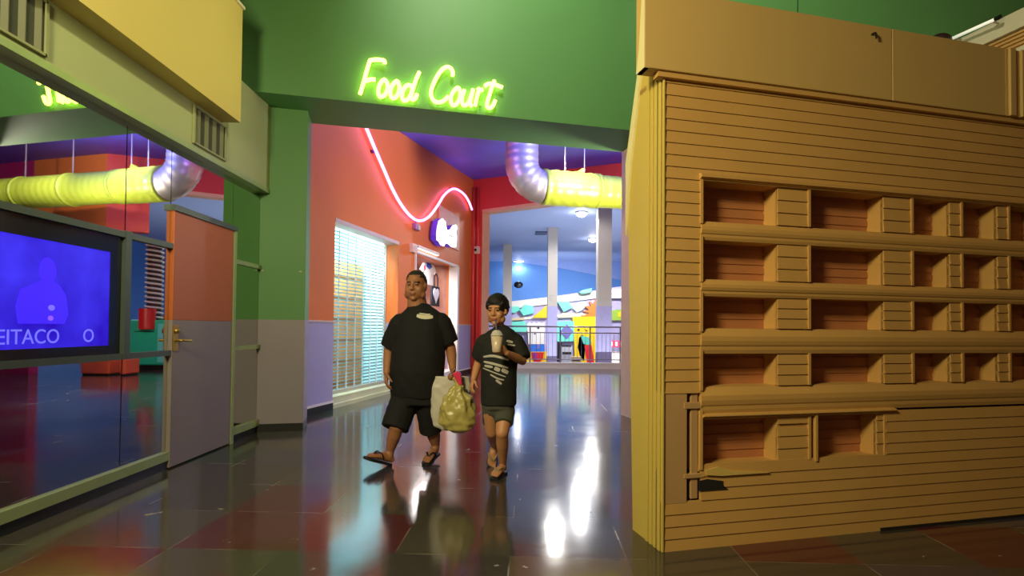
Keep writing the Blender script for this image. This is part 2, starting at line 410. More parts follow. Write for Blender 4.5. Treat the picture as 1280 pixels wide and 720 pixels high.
struct('baseboard_left', bm, [BASEB, WHITE, PINK], 'dark base and pale strip along the orange wall', 'baseboard')

# roller grille recess
bm = BM()
fbox(bm, FO, tS0, tS1, -.30, -.02, 0, .06, 0); fbox(bm, FO, tS0, tS1, -.30, -.06, .06, .16, 0)
fbox(bm, FO, tS0, tS1, -.22, .01, zS-.06, zS, 1)
struct('trim_3', bm, [mat('sill_cream', (196, 200, 160), .4), PINK], 'pale sill and head of the roller grille recess', 'trim')
gr = thing('roller_grille', 'closed pale roller grille of thin slats in the orange wall', 'shutter', FO.P((tS0+tS1)/2, -.28, .16))
SLAT = mat('grille_slat', (158, 196, 202), .4)
nS = 46; pitch = (zS-.06-.16)/nS
b = BM(); lc = [tS0 + .05 + (tS1-tS0-.1)*k/8 for k in range(9)]
te = [tS0+.02] + sorted([t+s_ for t in lc for s_ in (-.022, .022)]) + [tS1-.02]
zr = []
for k in range(nS): zr += [.16+pitch*k, .16+pitch*k+pitch*.40]
vg = [[b.verts.new(FO.P(t, -.262, z)) for t in te] for z in zr]
for i in range(len(zr)-1):
    for j in range(len(te)-1):
        if i % 2 == 0 or j % 2 == 1: b.faces.new((vg[i][j], vg[i][j+1], vg[i+1][j+1], vg[i+1][j]))
g_ = bmesh.ops.solidify(b, geom=b.faces[:], thickness=.012)
obj('slat_curtain', b, SLAT, gr)
for t in lc:
    prof = []
    for q in range(nS):
        z = .16+pitch*q; prof += [(-.258, z), (-.246, z+.008), (-.246, z+pitch*.36), (-.258, z+pitch*.42)]
    prof = [(-.2599, .16)] + prof + [(-.2599, zS-.06)]
    b = BM(); prism(b, [FO.P(t-.016, d_, z) for d_, z in prof], FO.u*.032)
    obj('link_column', b, mat('grille_link', (216, 236, 236), .3), gr)
for t in (tS0+.012, tS1-.012):
    b = BM(); fbox(b, FO, t-.02, t+.02, -.29, -.23, .16, zS-.06); obj('guide_rail', b, STEEL, gr)
b = BM(); fbox(b, FO, tS0+.01, tS1-.01, -.29, -.235, .16, .21); obj('bottom_bar', b, STEEL, gr)
# the lit shop behind the grille
bm = BM(); fbox(bm, FO, tS0-.05, tS1+.05, -1.7, -1.65, 0, 3.2); fbox(bm, FO, tS0-.05, tS0, -1.7, -.3, 0, 3.2); fbox(bm, FO, tS1, tS1+.05, -1.7, -.3, 0, 3.2); fbox(bm, FO, tS0-.05, tS1+.05, -1.7, -.3, 3.15, 3.2)
struct('wall_grille_shop', bm, mat('shop_white', (176, 224, 232), .6), 'bright white inner wall of the shop behind the grille', 'wall')
tB0, _ = FO.px(404, 400, -.62); tB1, _ = FO.px(453, 400, -.62); zb = FO.px(440, 330, -.62)[1]
bx = thing('cardboard_screen', 'tall tan cardboard sheet standing behind the roller grille', 'board', FO.P((tB0+tB1)/2, -.62, 0))
b = BM(); fbox(b, FO, tB0, tB1, -.67, -.62, 0, zb); obj('sheet', b, mat('cardboard', (206, 150, 76), .7, var=.2, scale=3), bx, bevel=.005)
b = BM()
for k in range(6): fbox(b, FO, tB0+.02, tB1-.01, -.62, -.614, .25+.36*k, .28+.36*k)
obj('fold_line', b, mat('cardboard_fold', (172, 116, 52), .8), bx)

# lit display window with hanging goods
bm = BM()
for q in ((tD0-.05, tD1+.05, -1.35, -1.3, 0, zDr+.1), (tD0-.05, tD0, -1.35, -.3, 0, zDr+.1), (tD1, tD1+.05, -1.35, -.3, 0, zDr+.1), (tD0-.05, tD1+.05, -1.35, -.3, zDr, zDr+.08)):
    fbox(bm, FO, *q)
struct('wall_display_back', bm, mat('display_pink_brown', (182, 132, 116), .7, var=.3, scale=5), 'pinkish brown back wall of the lit display window', 'wall')
w3 = bpy.data.objects.new('window_3', None); COL.objects.link(w3); w3.location = FO.P((tD0+tD1)/2, 0, 0); w3['kind'] = 'structure'; w3['label'] = 'lit display window in the orange wall'; w3['category'] = 'window'
b = BM(); fbox(b, FO, tD0, tD1, -.04, .03, zDr-.05, zDr); obj('head_frame', b, WHITE, w3)
b = BM(); fbox(b, FO, tD1-.13, tD1, -.2, .03, 0, zDr); obj('side_frame', b, WHITE, w3)
b = BM(); fbox(b, FO, tD0, tD0+.05, -.2, .03, 0, zDr); obj('side_frame', b, WHITE, w3)
b = BM(); fbox(b, FO, tD0, tD1, -.3, .02, 0, .16); obj('sill', b, WHITE, w3)
def ft(px, d): return FO.T(px, d, 360)
def garment(name, pxc, py, w, h, d, m, lab, cat):
    t, z = FO.px(pxc, py, d)
    r = thing(name, lab, cat, FO.P(t, d, z - h), 'goods hanging in the display window')
    return r, t, z
def shirt_outline(t, z, w, h):
    return [(t-.5*w+.06*w, z-h), (t+.44*w, z-h), (t+.42*w, z-.42*h), (t+.6*w, z-.36*h), (t+.66*w, z-.5*h), (t+.86*w, z-.4*h), (t+.5*w, z-.02*h), (t+.18*w, z), (t, z-.06*h), (t-.18*w, z), (t-.5*w, z-.02*h), (t-.86*w, z-.4*h), (t-.66*w, z-.5*h), (t-.6*w, z-.36*h), (t-.42*w, z-.42*h)]
r, t, z = garment('hanging_shirt', 537, 328, .62, .55, -.55, None, 'white shirt with blue and red splashes hanging highest in the display window', 'shirt')
b = BM(); fprism(b, FO, shirt_outline(t, z, .62, .55), -.6, -.55); obj('shirt_body', b, mat('white_cloth', (236, 234, 240), .8), r, bevel=.01)
b = BM(); fprism(b, FO, [(t-.2, z-.02), (t+.02, z+.0), (t+.16, z-.1), (t-.02, z-.17), (t-.24, z-.12)], -.55, -.54); obj('blue_print', b, mat('blue_cloth', (50, 84, 190), .8), r)
b = BM(); fprism(b, FO, [(t-.42, z-.14), (t-.3, z-.08), (t-.27, z-.2), (t-.4, z-.26)], -.55, -.54); obj('red_print', b, mat('red_cloth', (216, 70, 90), .8), r)
r, t, z = garment('tote_bag', 545, 358, .5, .5, -.4, None, 'black tote bag with a white heart hanging in the display window', 'bag')
b = BM(); fprism(b, FO, [(t-.27, z), (t+.27, z), (t+.29, z-.48), (t-.29, z-.48)], -.45, -.4); obj('bag_body', b, mat('black_cloth', (24, 24, 34), .8), r, bevel=.015)
b = BM()
tube(b, smoothpath([FO.P(t-.12, -.4, z-.03), FO.P(t-.11, -.4, z+.22), FO.P(t, -.4, z+.3), FO.P(t+.11, -.4, z+.22), FO.P(t+.12, -.4, z-.03)], 5), .016, 8); obj('strap', b, MATS['black_cloth'], r, smooth=True)
hp = []
for k in range(40):
    a = 2*math.pi*k/40
    hp.append((t + .0128*16*math.sin(a)**3, z-.2 + .0128*(13*math.cos(a)-5*math.cos(2*a)-2*math.cos(3*a)-math.cos(4*a))))
b = BM(); fprism(b, FO, hp, -.4, -.39); obj('heart_print', b, mat('heart_white', (224, 226, 240), .8), r)
for px, py, w, h, col, nm, lab in ((565, 352, .3, .6, (190, 90, 80), 'hanging_dress', 'red flowered dress hanging at the right edge of the display window'), (558, 392, .36, .7, (150, 92, 60), 'hanging_blouse', 'brown patterned blouse hanging lowest in the display window'), (526, 400, .4, .8, (214, 150, 80), 'hanging_skirt', 'orange tan skirt hanging at the left of the display window')):
    r, t, z = garment(nm, px, py, w, h, -.7, None, lab, 'clothing')
    b = BM(); fprism(b, FO, shirt_outline(t, z, w, h), -.76, -.7); obj('cloth', b, mat(nm+'_cloth', col, .85, var=.7, scale=14), r, bevel=.01)
    b = BM(); tube(b, [FO.P(t-.2*w, -.73, z), FO.P(t, -.73, z+.06), FO.P(t+.2*w, -.73, z)], .008, 6); tube(b, smoothpath([FO.P(t, -.73, z+.05), FO.P(t, -.73, z+.12), FO.P(t+.03, -.73, z+.15)], 4), .005, 6); obj('hanger', b, STEEL, r)
# wall mounted bits
def wallbox(name, px0, px1, py0, py1, d, m, lab, cat, extra=None):
    t0, z0 = FO.px(px0, py0); t1, z1 = FO.px(px1, py1)
    t0, z0 = FO.px((px0+px1)/2-abs(px1-px0)/2, (py0+py1)/2 + (py1-py0)/2); t1, z1 = FO.px(px1, py0)
    r = thing(name, lab, cat, FO.P((t0+t1)/2, 0, (z0+z1)/2))
    b = BM(); fbox(b, FO, t0, t1, 0, d, z0, z1); obj('housing', b, m, r, bevel=.01)
    return r, t0, t1, z0, z1
r, t0, t1, z0, z1 = wallbox('alarm_box', 511, 517, 306, 315, .09, mat('alarm_cream', (236, 206, 178), .5), 'small cream alarm box on the orange wall above the display window', 'box')
b = BM(); fbox(b, FO, t0+.04, t1-.04, .09, .1, z0+.04, z1-.04); obj('grille_face', b, PINK, r)
t0, z0 = FO.px(519, 313); t1, _ = FO.px(545, 320)
r = thing('strip_lamp', 'slim white strip lamp at the head of the display window', 'lamp', FO.P((t0+t1)/2, 0, zDr+.08))
b = BM(); fbox(b, FO, t0, t1, .005, .08, zDr+.04, zDr+.1); obj('housing', b, mat('lamp_white', (240, 222, 200), .4), r, bevel=.008)
b = BM(); fbox(b, FO, t0+.03, t1-.03, .02, .07, zDr+.032, zDr+.04); obj('diffuser', b, emis('strip_diffuser', (255, 244, 225), 3), r)
# translucent sign panel and white figure sign
t0, z0 = FO.px(547, 311); t1, z1 = FO.px(573, 271)
t0 = FO.T(548, 0, 290); z1 = FO.px(573, 271)[1]; z0 = FO.px(560, 309)[1]
sg = thing('shop_sign', 'glowing white curvy cut-out sign with violet sides on a pale square panel', 'sign', FO.P((t0+t1)/2, 0, z0))
b = BM(); fbox(b, FO, t0, t1, 0, .03, z0+.02, z1-.02); obj('back_panel', b, mat('pale_panel', (228, 170, 150), .5), sg, bevel=.004)
pts = [(553,273),(557,277),(558,284),(559,288),(563,287),(566,282),(570,281),(572,285),(570,289),(571,294),(571,302),(570,309),(565,309),(561,305),(557,304),(555,308),(551,306),(549,302),(546.5,300),(546,294),(547,284),(549,276)]
tz = [FO.px(x, y, .2) for x, y in pts]
b = BM(); fprism(b, FO, tz, .06, .185); obj('side_return', b, emis('sign_violet', (70, 40, 160), .8), sg)
b = BM(); fprism(b, FO, tz, .186, .2); obj('white_face', b, emis('sign_white', (255, 250, 255), 2.2), sg)
b = BM(); tube(b, [FO.P(*((FO.px(560, 293, .2)[0], .203, FO.px(560, 293, .2)[1]))), FO.P(*((FO.px(565, 296, .2)[0], .203, FO.px(565, 296, .2)[1])))], .012, 6); obj('grey_stroke', b, mat('sign_grey', (120, 130, 140), .6), sg)

# pink wavy neon tube
path = [(453, 148), (458, 160), (470, 189), (480, 212), (490, 235), (501, 255), (513, 270), (524, 276), (536, 271), (547, 257), (556, 243), (567, 236), (578, 241), (585, 250), (590, 262)]
pp = []
for x, y in path:
    t, z = FO.px(x, y, .09); pp.append(FO.P(t, .09, z))
ne = thing('wavy_neon_tube', 'pink wavy neon tube running along the orange corridor wall', 'neon light', pp[7])
b = BM(); tube(b, smoothpath(pp, 6), .026, 10); obj('glass_tube', b, emis('pink_neon', (240, 140, 255), 4.2), ne, smooth=True)
for k in (2, 7, 11):
    p = pp[k]; b = BM(); cyl(b, p - FO.n*.09, .03, .07, FO.n, 12); obj('standoff', b, mat('violet_standoff', (120, 50, 130), .4), ne, smooth=True)
t, z = FO.px(518, 283)
r = thing('neon_transformer', 'small violet grey box under the pink neon tube', 'box', FO.P(t, 0, z))
b = BM(); fbox(b, FO, t-.12, t+.12, 0, .08, z-.08, z+.05); obj('housing', b, mat('transformer', (150, 96, 130), .4), r, bevel=.01)
b = BM(); fbox(b, FO, t+.0, t+.09, .08, .09, z-.06, z+.02); obj('cover_plate', b, STEEL, r)

# ------------------------------------------------------------------ red end wall with the wide opening
tO = FR.T(601.5); zO = 4.32; ZC2 = 5.6
bm = BM()
fbox(bm, FR, -.02, tO, -.32, 0, DADO, ZT)
fbox(bm, FR, -.02, tO, -.32, 0, 0.0, DADO, 0)
fbox(bm, FR, tO, 5.2, -.32, 0, zO, ZT)
fbox(bm, FR, 4.4, 5.2, -.32, 0, 3.3, zO)
fbox(bm, FR, tO, tO+.012, -.33, .0, 0, zO, 1)
fbox(bm, FR, tO, 4.4, -.33, .012, zO-.02, zO+.06, 1)
struct('wall_corridor_end', bm, [RED, mat('peach_paint', (232, 170, 128), .5)], 'red end wall with a wide opening to the food court', 'wall')
b = BM(); tube(b, [FR.P(.06, .05, 0), FR.P(.06, .05, 5.0)], .05, 12); tube(b, [FR.P(.2, .04, 0), FR.P(.2, .04, 5.0)], .035, 12)
pipe = obj('wall_pipe', b, RED, None, smooth=True); tag(pipe, 'pair of red painted pipes in the corner of the red end wall', 'pipe')
t, z = FR.px(599, 313)
r = thing('wall_sensor', 'small pale sensor on the red wall beside the opening', 'sensor', FR.P(t, 0, z))
b = BM(); fbox(b, FR, t-.1, t+.04, 0, .12, z-.1, z+.1); obj('housing', b, mat('sensor_pale', (222, 190, 170), .5), r, bevel=.02)
b = BM(); cyl(b, FR.P(t-.03, .12, z), .035, .02, FR.n, 12); obj('lens', b, BLACK, r)
# right hand wall, seen in the mirror
pA = FR.P(5.2, 0, 0)
FRR = Frame(pA, (5.9 - pA.x, 13.3 - pA.y), (13.3 - pA.y, -(5.9 - pA.x)))
bm = BM(); fbox(bm, FRR, 0, 2.5, -.2, 0, 3.3, ZT, 0); fbox(bm, FRR, 2.5, 6, -.2, 0, 0, ZT, 1)
struct('wall_corridor_right', bm, [ORANGE, MAGENTA], 'orange and magenta wall on the hidden right side of the corridor', 'wall')

# corridor ceiling
def ceil_mat():
    m = mat('violet_ceiling_paint', (96, 100, 220), .45, var=.28, scale=1.1)
    return m
bm = BM()
def cp(p): return (p.x, p.y, corr_z(p.y))
P0 = FB.P(-.2, -.6, 0); P1 = FB.P(11, -.6, 0); P2 = Vector((11, 15, 0)); P3 = Vector((5, 14.2, 0)); P4 = FR.P(5.0, -.1, 0); P5 = FR.P(-.5, -.1, 0)
prism(bm, [Vector(cp(p)) for p in (P0, P1, P2, P3, P4, P5)], (0, 0, .12))
struct('ceiling', bm, ceil_mat(), 'violet blue corridor ceiling', 'ceiling')

# ------------------------------------------------------------------ duct
FD = Frame((AT(652, 230, 10.0).x, 10.0), FB.u, FB.n)
zdc = AT(652, 230, 10.0).z - .03
rd = .30
YDUCT = mat('yellow_green_duct', (172, 188, 56), .32, var=.08, scale=4, bump=.25, bscale=9)
du = thing('air_duct', 'fat round duct turning down from the ceiling, silver elbow and yellow green run', 'duct', FD.P(0, 0, zdc))
def ribbed(bm, pts, r, pitch=.10, amp=.012, seg=40):
    pts = smoothpath(pts, 1) if False else pts
    out = []; rad = []
    acc = 0
    for i in range(len(pts)-1):
        a, c = Vector(pts[i]), Vector(pts[i+1]); n = max(1, int(round((c-a).length/(pitch/4))))
        for k in range(n):
            out.append(a.lerp(c, k/n)); ph = (acc + (c-a).length*k/n)/pitch % 1
            rad.append(r - (amp if ph < .25 else 0))
        acc += (c-a).length
    out.append(Vector(pts[-1])); rad.append(r)
    tube(bm, out, rad, seg)
re_ = .42
elb = [FD.P(0, 0, zdc + re_ + .9)] + [FD.P(re_ - re_*math.cos(a), 0, zdc + re_ - re_*math.sin(a)) for a in [math.pi/2*k/10 for k in range(11)]]
b = BM(); ribbed(b, elb, rd, .13, .012); obj('elbow', b, STEEL, du, smooth=True)
b = BM(); ribbed(b, [FD.P(re_-.02, 0, zdc), FD.P(5.4, 0, zdc)], rd*1.0, .16, .010); obj('yellow_run', b, YDUCT, du, smooth=True)
# wrapped section
b = BM(); random.seed(2)
pts = [FD.P(re_ - .02 + .04*k, 0, zdc) for k in range(26)]
tube(b, pts, [rd + .012 + random.uniform(0, .014) for _ in pts], 40); 
for v in b.verts:
    v.co += Vector((0, 0, 1)) * .006*math.sin(v.co.x*31 + v.co.z*47)
obj('wrinkled_wrap', b, YDUCT, du, smooth=True)
b = BM(); prism(b, [FD.P(1.0, -.05, zdc+rd-.0), FD.P(1.16, -.05, zdc+rd+.10), FD.P(1.2, -.05, zdc+rd-.02)], FD.n*.1); obj('loose_flap', b, YDUCT, du)
for t in (.82, 1.2, 2.6, 3.8):
    b = BM(); tube(b, [FD.P(t, 0, zdc+rd-.02), FD.P(t, 0, zdc+rd+1.2)], .01, 6); obj('hanger_wire', b, STEEL, du)
for t in (1.45, 2.6, 3.8):
    b = BM(); tube(b, [FD.P(t-.03, 0, zdc), FD.P(t+.03, 0, zdc)], rd+.018, 40); obj('joint_band', b, YDUCT, du, smooth=True)

# ------------------------------------------------------------------ neon lettering
ns = None
def npx(x, y): return (430 + x/6.095, 60 + y/6.095)
STRK = {
 'letter_F': [[(122,352),(148,270),(172,180),(198,97)], [(192,97),(225,90),(270,90),(305,97),(310,118)], [(160,252),(205,240),(240,242)]],
 'letter_o': [[(302,242),(272,280),(262,335),(272,368),(297,368),(322,340),(334,290),(322,255)]],
 'letter_o2': [[(398,254),(364,292),(354,345),(364,378),(388,380),(412,350),(424,302),(414,266)]],
 'letter_d': [[(520,290),(482,284),(452,320),(442,372),(456,400),(486,392),(512,350),(522,300)], [(574,182),(548,245),(522,325),(512,372),(524,394),(545,380),(556,350)]],
 'letter_C': [[(826,212),(828,182),(810,152),(778,146),(738,175),(698,238),(668,310),(664,362),(686,402),(722,414),(762,400),(794,368)]],
 'letter_o3': [[(862,304),(828,340),(814,390),(824,430),(848,434),(874,402),(888,350),(878,314)]],
 'letter_u': [[(918,320),(902,370),(900,418),(918,438),(946,420),(968,370),(984,314)], [(984,314),(968,380),(962,425),(976,446)]],
 'letter_r': [[(1020,304),(1026,325),(1010,385),(1000,440)], [(1014,365),(1030,326),(1060,318)]],
 'letter_t': [[(1146,248),(1120,320),(1096,400),(1090,440),(1106,458),(1134,440),(1152,398)], [(1072,290),(1100,274),(1140,276),(1180,290),(1208,302)]],
}
tN0, zN0 = FB.px(*npx(660, 300), .06)
ns = thing('food_court_sign', 'glowing yellow green neon lettering reading Food Court on the green header', 'neon sign', FB.P(tN0, .06, zN0))
NEON = emis('yellow_neon', (246, 255, 100), 5.5)
for nm, strokes in STRK.items():
    b = BM()
    for s in strokes:
        q = [FB.P(*(lambda tz: (tz[0], .06, tz[1]))(FB.px(*npx(x, y), .06))) for x, y in s]
        closed = nm in ('letter_o', 'letter_o2', 'letter_o3')
        tube(b, smoothpath(q, 5, closed), .021, 10, closed=closed)
    obj('letter_tube', b, NEON, ns, smooth=True)
for x, y in ((130,330),(215,92),(300,366),(390,376),(520,330),(700,238),(720,412),(850,432),(940,425),(1040,430),(1110,340)):
    t, z = FB.px(*npx(x, y), .06); b = BM(); tube(b, [FB.P(t, 0, z), FB.P(t, .045, z)], .01, 8)
    obj('tube_support', b, mat('clear_support', (150, 190, 110), .3), ns)

# ------------------------------------------------------------------ wooden kiosk
KW = mat('kiosk_tan_paint', (196, 152, 84), .5, var=.10, scale=2.5, bump=.06, bscale=30)
KWS = mat('kiosk_yellow_paint', (198, 174, 84), .5, var=.08, scale=2.0, bump=.05, bscale=30)
KF = mat('kiosk_fascia_paint', (196, 164, 98), .5, var=.05, scale=2)
KB = mat('kiosk_bare_board', (178, 140, 90), .7, var=.12, scale=3)
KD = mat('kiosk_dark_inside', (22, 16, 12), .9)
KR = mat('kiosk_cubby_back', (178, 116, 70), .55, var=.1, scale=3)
ki = thing('wooden_kiosk', 'tan painted wooden kiosk with lap siding and rows of open cubbies', 'kiosk', FK.P(1.5, -.5, 0))
KZ = 2.62; KT = 4.6
rows = [(.45, .733), (.884, 1.067), (1.21, 1.387), (1.485, 1.70), (1.81, 2.03)]
ct0 = .242; DEP = .125
divs = [(.739, .956), (1.50, 1.717), (2.02, 2.115), (2.42, 2.515), (2.82, 2.915), (3.22, 3.315), (3.62, 3.715)]
ctE = 4.0
def board(b, t0, t1, z0, z1, d=0.0):
    # lap board: thicker at its lower edge
    quadbox(b, [FK.P(t0, d-.02, z0), FK.P(t1, d-.02, z0), FK.P(t1, d+.007, z0), FK.P(t0, d+.007, z0),
                FK.P(t0, d-.02, z1-.002), FK.P(t1, d-.02, z1-.002), FK.P(t1, d+.001, z1-.002), FK.P(t0, d+.001, z1-.002)])
BP = .0655
b = BM(); k = 0
zlist = [i*BP for i in range(int(KZ/BP)+1)]
b.verts.ensure_lookup_table()
for z in zlist:
    z1 = min(z + BP, KZ)
    zc = (z+z1)/2
    if z1 - z < .01: continue
    if zc < .43 or zc > 2.05: board(b, .0 if not .29 < zc < .86 else .236, KT, z, z1)
    else:
        if .29 < zc < .86: pass
        else: board(b, 0.0, ct0, z, z1)
        if zc < .735 and zc > .43: board(b, 1.50, KT, z, z1)
        elif zc >= .735: board(b, ctE, KT, z, z1)
# fix the lowest boards beside the missing patch
obj('lap_siding', b, KW, ki)
b = BM(); fbox(b, FK, -.0, KT, -.05, -.02, 0, 1.9); fbox(b, FK, 0, ct0, -.05, -.02, .3, KZ); fbox(b, FK, 0, KT, -.05, -.02, 2.05, KZ); 
bm2 = b; bm2.free()
b = BM(); fbox(b, FK, .008, .148, -.05, .003, .255, .87); obj('bare_patch', b, KB, ki, 'smooth bare board where siding boards are missing')
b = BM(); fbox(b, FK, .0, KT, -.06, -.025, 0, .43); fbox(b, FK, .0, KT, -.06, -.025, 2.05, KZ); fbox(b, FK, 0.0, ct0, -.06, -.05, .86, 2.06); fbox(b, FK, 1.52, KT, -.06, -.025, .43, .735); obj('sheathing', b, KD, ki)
# broken corner: slot with splintered lath
b = BM(); fbox(b, FK, .125, ct0+.12, -.16, -.14, .25, .90); obj('hollow_shade', b, KD, ki, 'near-black sheet painted as shade behind the broken boards')  # near-black sheet stands in for the shade inside the hollow
b = BM(); fbox(b, FK, .178, .222, -.07, -.005, .27, .88); obj('corner_stud', b, KB, ki, bevel=.004)
for za, zc in ((.765, .80), (.385, .41)):
    b = BM(); fbox(b, FK, .13, .255, -.03, .006, za, zc); obj('broken_lath', b, KB, ki, bevel=.003)
b = BM(); fprism(b, FK, [FK.px(x, y, .0) for x, y in ((873, 601), (884, 598.5), (903, 601), (903, 606), (909, 611), (873, 613.5))], .001, .0085)
obj('splintered_hole_shade', b, KD, ki, 'dark plate painted as shade in a splintered hole low on the siding')  # dark plate laid on the boards, painted as the shade in a hole
b = BM(); fprism(b, FK, [FK.px(x, y, .0) for x, y in ((880, 587), (896, 583), (914, 588), (960, 590), (900, 594), (882, 593))], .006, .016)
obj('splinter', b, mat('pale_splinter', (206, 176, 96), .6), ki)
# cubby backs with boards
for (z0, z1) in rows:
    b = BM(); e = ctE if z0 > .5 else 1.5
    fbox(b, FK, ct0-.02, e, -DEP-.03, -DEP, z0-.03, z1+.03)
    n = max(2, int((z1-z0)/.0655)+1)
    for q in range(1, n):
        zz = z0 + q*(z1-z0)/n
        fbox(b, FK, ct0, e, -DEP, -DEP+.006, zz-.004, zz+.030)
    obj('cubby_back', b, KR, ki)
# dividers
for ri, (z0, z1) in enumerate(rows):
    for di, (a, c) in enumerate(divs):
        if ri == 0 and di > 1: continue
        b = BM()
        if ri == 0 and di == 1: a, c = 1.44, 1.50
        fbox(b, FK, a, c, -DEP, -.012, z0, z1)
        n = max(2, int(round((z1-z0)/.066)))
        for q in range(n):
            za = z0 + (z1-z0)*q/n; zb_ = z0 + (z1-z0)*(q+1)/n - .003
            if ri == 0 and di == 0 and q in (2,): zb_ -= .02
            board(b, a, c, za, zb_, -.008)
        fbox(b, FK, c-.012, c+.004, -DEP, .004, z0, z1)
        obj('cubby_divider', b, KW, ki)
    b = BM(); fbox(b, FK, ct0-.016, ct0, -DEP, .012, z0-.02, z1+.02); obj('cubby_side_trim', b, KW, ki)
b = BM(); fbox(b, FK, .985, 1.0, -DEP, .012, rows[0][0]-.01, rows[0][1]); obj('cubby_side_trim', b, KW, ki)
# shelf rails between the rows (rounded moulding)
def rail(z0, z1, t0, t1, out=.016):
    h = z1 - z0
    prof = [(-DEP, z0), (-.0, z0), (.006, z0+.15*h), (.006, z0+.28*h), (out*.7, z0+.34*h), (out, z0+.5*h), (out*.9, z0+.68*h), (.004, z0+.8*h), (-.012, z1-.03*h), (-.04, z1), (-DEP, z1)]
    b = BM(); prism(b, [FK.P(t0, d, z) for d, z in prof], FK.u*(t1-t0)); return b
for (z0, z1, e) in ((rows[0][1], rows[1][0], ctE), (rows[1][1], rows[2][0], ctE), (rows[2][1], rows[3][0], ctE), (rows[3][1], rows[4][0], ctE)):
    obj('shelf_rail', rail(z0, z1, ct0-.01, e), KW, ki)
obj('shelf_rail', rail(rows[0][1]-.03, rows[0][1]+.01, ct0+.0, 1.56, .026), KW, ki)
b = BM(); prism(b, [FK.P(ct0-.02, d, z) for d, z in ((-DEP, 2.03), (0, 2.03), (.03, 2.045), (.03, 2.06), (.0, 2.075), (-DEP, 2.075))], FK.u*(ctE-ct0)); obj('cubby_head_trim', b, KW, ki)
b = BM(); fbox(b, FK, ct0-.02, 1.51, -DEP, .0, rows[0][0]-.03, rows[0][0]); obj('cubby_floor_board', b, KW, ki)
# side face with fluted corner and slanted rear edge
sd = .50
tb = (G(791, 662) - cb).dot(FKS.u)
zu = FKS.px(784, 205, .0)[1]
tu = FKS.px(784, 205, .0)[0]
tk_ = FKS.px(795.5, 112, 0)[0]; print('tk', tk_, tu, tb, zu)
b = BM(); fprism(b, FKS, [(0, 0), (tb, 0), (tu, zu), (tk_, KZ), (tk_-.06, KZ+.2), (0, KZ+.2)], -.06, 0); obj('side_panel', b, KWS, ki)
b = BM()
for k in range(4): fbox(b, FKS, .012+.045*k, .04+.045*k, 0, .010, 0, KZ+.1)
obj('fluted_corner', b, KWS, ki, bevel=.003)
b = BM(); fbox(b, FK, -.006, .008, -.0, .013, 0, KZ); obj('corner_bead', b, KWS, ki, bevel=.004)
# fascia
fz0, fz1 = 2.60, 3.04
t1116 = FK.T(1116, .05, 120); t1257 = FK.T(1257, .05, 120)
b = BM(); tF0 = FK.T(805.5, .05, 60); fbox(b, FK, tF0+.001, t1116-.003, -.05, .05, fz0, fz1); obj('fascia_board', b, KF, ki, bevel=.004)
b = BM(); fbox(b, FK, t1116, t1257, -.05, .05, fz0, fz1); obj('fascia_board', b, KF, ki, bevel=.004)
b = BM(); fbox(b, FK, t1257, KT, -.05, .05, fz0, fz1)
for k in range(5): fbox(b, FK, t1257+.02+.10*k, t1257+.07+.10*k, .05, .068, fz0, fz1)
obj('fluted_fascia', b, KF, ki, bevel=.004)
b = BM(); fbox(b, FK, -.05, KT, -.02, .035, fz0-.03, fz0); obj('fascia_bead', b, KW, ki)
FKS2 = Frame(FK.P(tF0, 0, 0), FKS.u, FKS.n)
s = lambda x, y: FKS2.px(x, y, .0)
b = BM(); fprism(b, FKS2, [(-.0485, fz0), (-.0485, fz1), (-.03, 3.2), s(802, -6), s(798.5, 60), (s(795, 108)[0], fz0)], -.03, 0.0)
obj('fascia_return', b, mat('kiosk_cream', (222, 212, 158), .5, var=.04), ki, 'cream side return of the fascia')
b = BM(); fprism(b, FKS, [(tk_, KZ), (tk_-.06, KZ+.2), (tk_-.11, KZ+.2), (tk_-.05, KZ), (tu-.05, zu-.1), (tu-.005, zu-.45), (tu, zu)], 0, .012)
obj('rear_edge_light', b, MATS['kiosk_cream'], ki, 'cream strip painted as light down the slanted rear edge')  # paler strip paints the light on the rear of the side face
dk = tk_*.95
b = BM(); fbox(b, FK, 0, KT, -dk, -.06, KZ-.03, KZ); fbox(b, FK, KT-.05, KT, -dk, 0, 0, KZ); obj('top_deck', b, KW, ki)
b = BM(); fbox(b, FK, .05, KT, -tb+.01, -tb+.05, 0, zu); obj('rear_panel', b, KW, ki)
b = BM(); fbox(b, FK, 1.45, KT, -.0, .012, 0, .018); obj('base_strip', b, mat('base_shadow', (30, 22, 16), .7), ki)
t, z = FK.px(1089, 44, .05)
nl = obj('bent_nail', (lambda bb: (tube(bb, smoothpath([FK.P(t, .04, z), FK.P(t+.01, .07, z+.005), FK.P(t+.012, .075, z-.03)], 4), .006, 6), bb)[1])(BM()), BLACK, ki)

# ------------------------------------------------------------------ bulkhead at the upper right, tube lamp
pR = hit(1190, 52, FB.P(0, 0, 0), FB.n)
Fq = Frame((pR.x, pR.y), -FKS.u, FKS.n)     # runs towards the viewer; d towards the left
def q(px, py, d=0): return Fq.px(px, py, d)
ztop = q(1278, 10)[1]; zA = q(1278, 33)[1]; zBq = q(1278, 58)[1]; zC = q(1278, 80)[1]
print('bulkhead', pR, ztop, zA, zBq, zC)
bm = BM()
fbox(bm, Fq, -.3, 5, -.5, 0, zA, ztop, 0); fbox(bm, Fq, -.3, 5, -.5, -.08, zBq, zA, 1)
for k in range(5): fbox(bm, Fq, -.3, 5, -.08, -.05, zBq + (zA-zBq)*(k+.15)/5, zBq + (zA-zBq)*(k+.65)/5, 1)
fbox(bm, Fq, -.3, 5, -.5, .02, zC, zBq, 0)
struct('wall_right_bulkhead', bm, [mat('bulkhead_white', (216, 208, 176), .5), mat('bulkhead_tan', (206, 162, 96), .5)], 'white and tan ribbed bulkhead high on the right', 'wall')
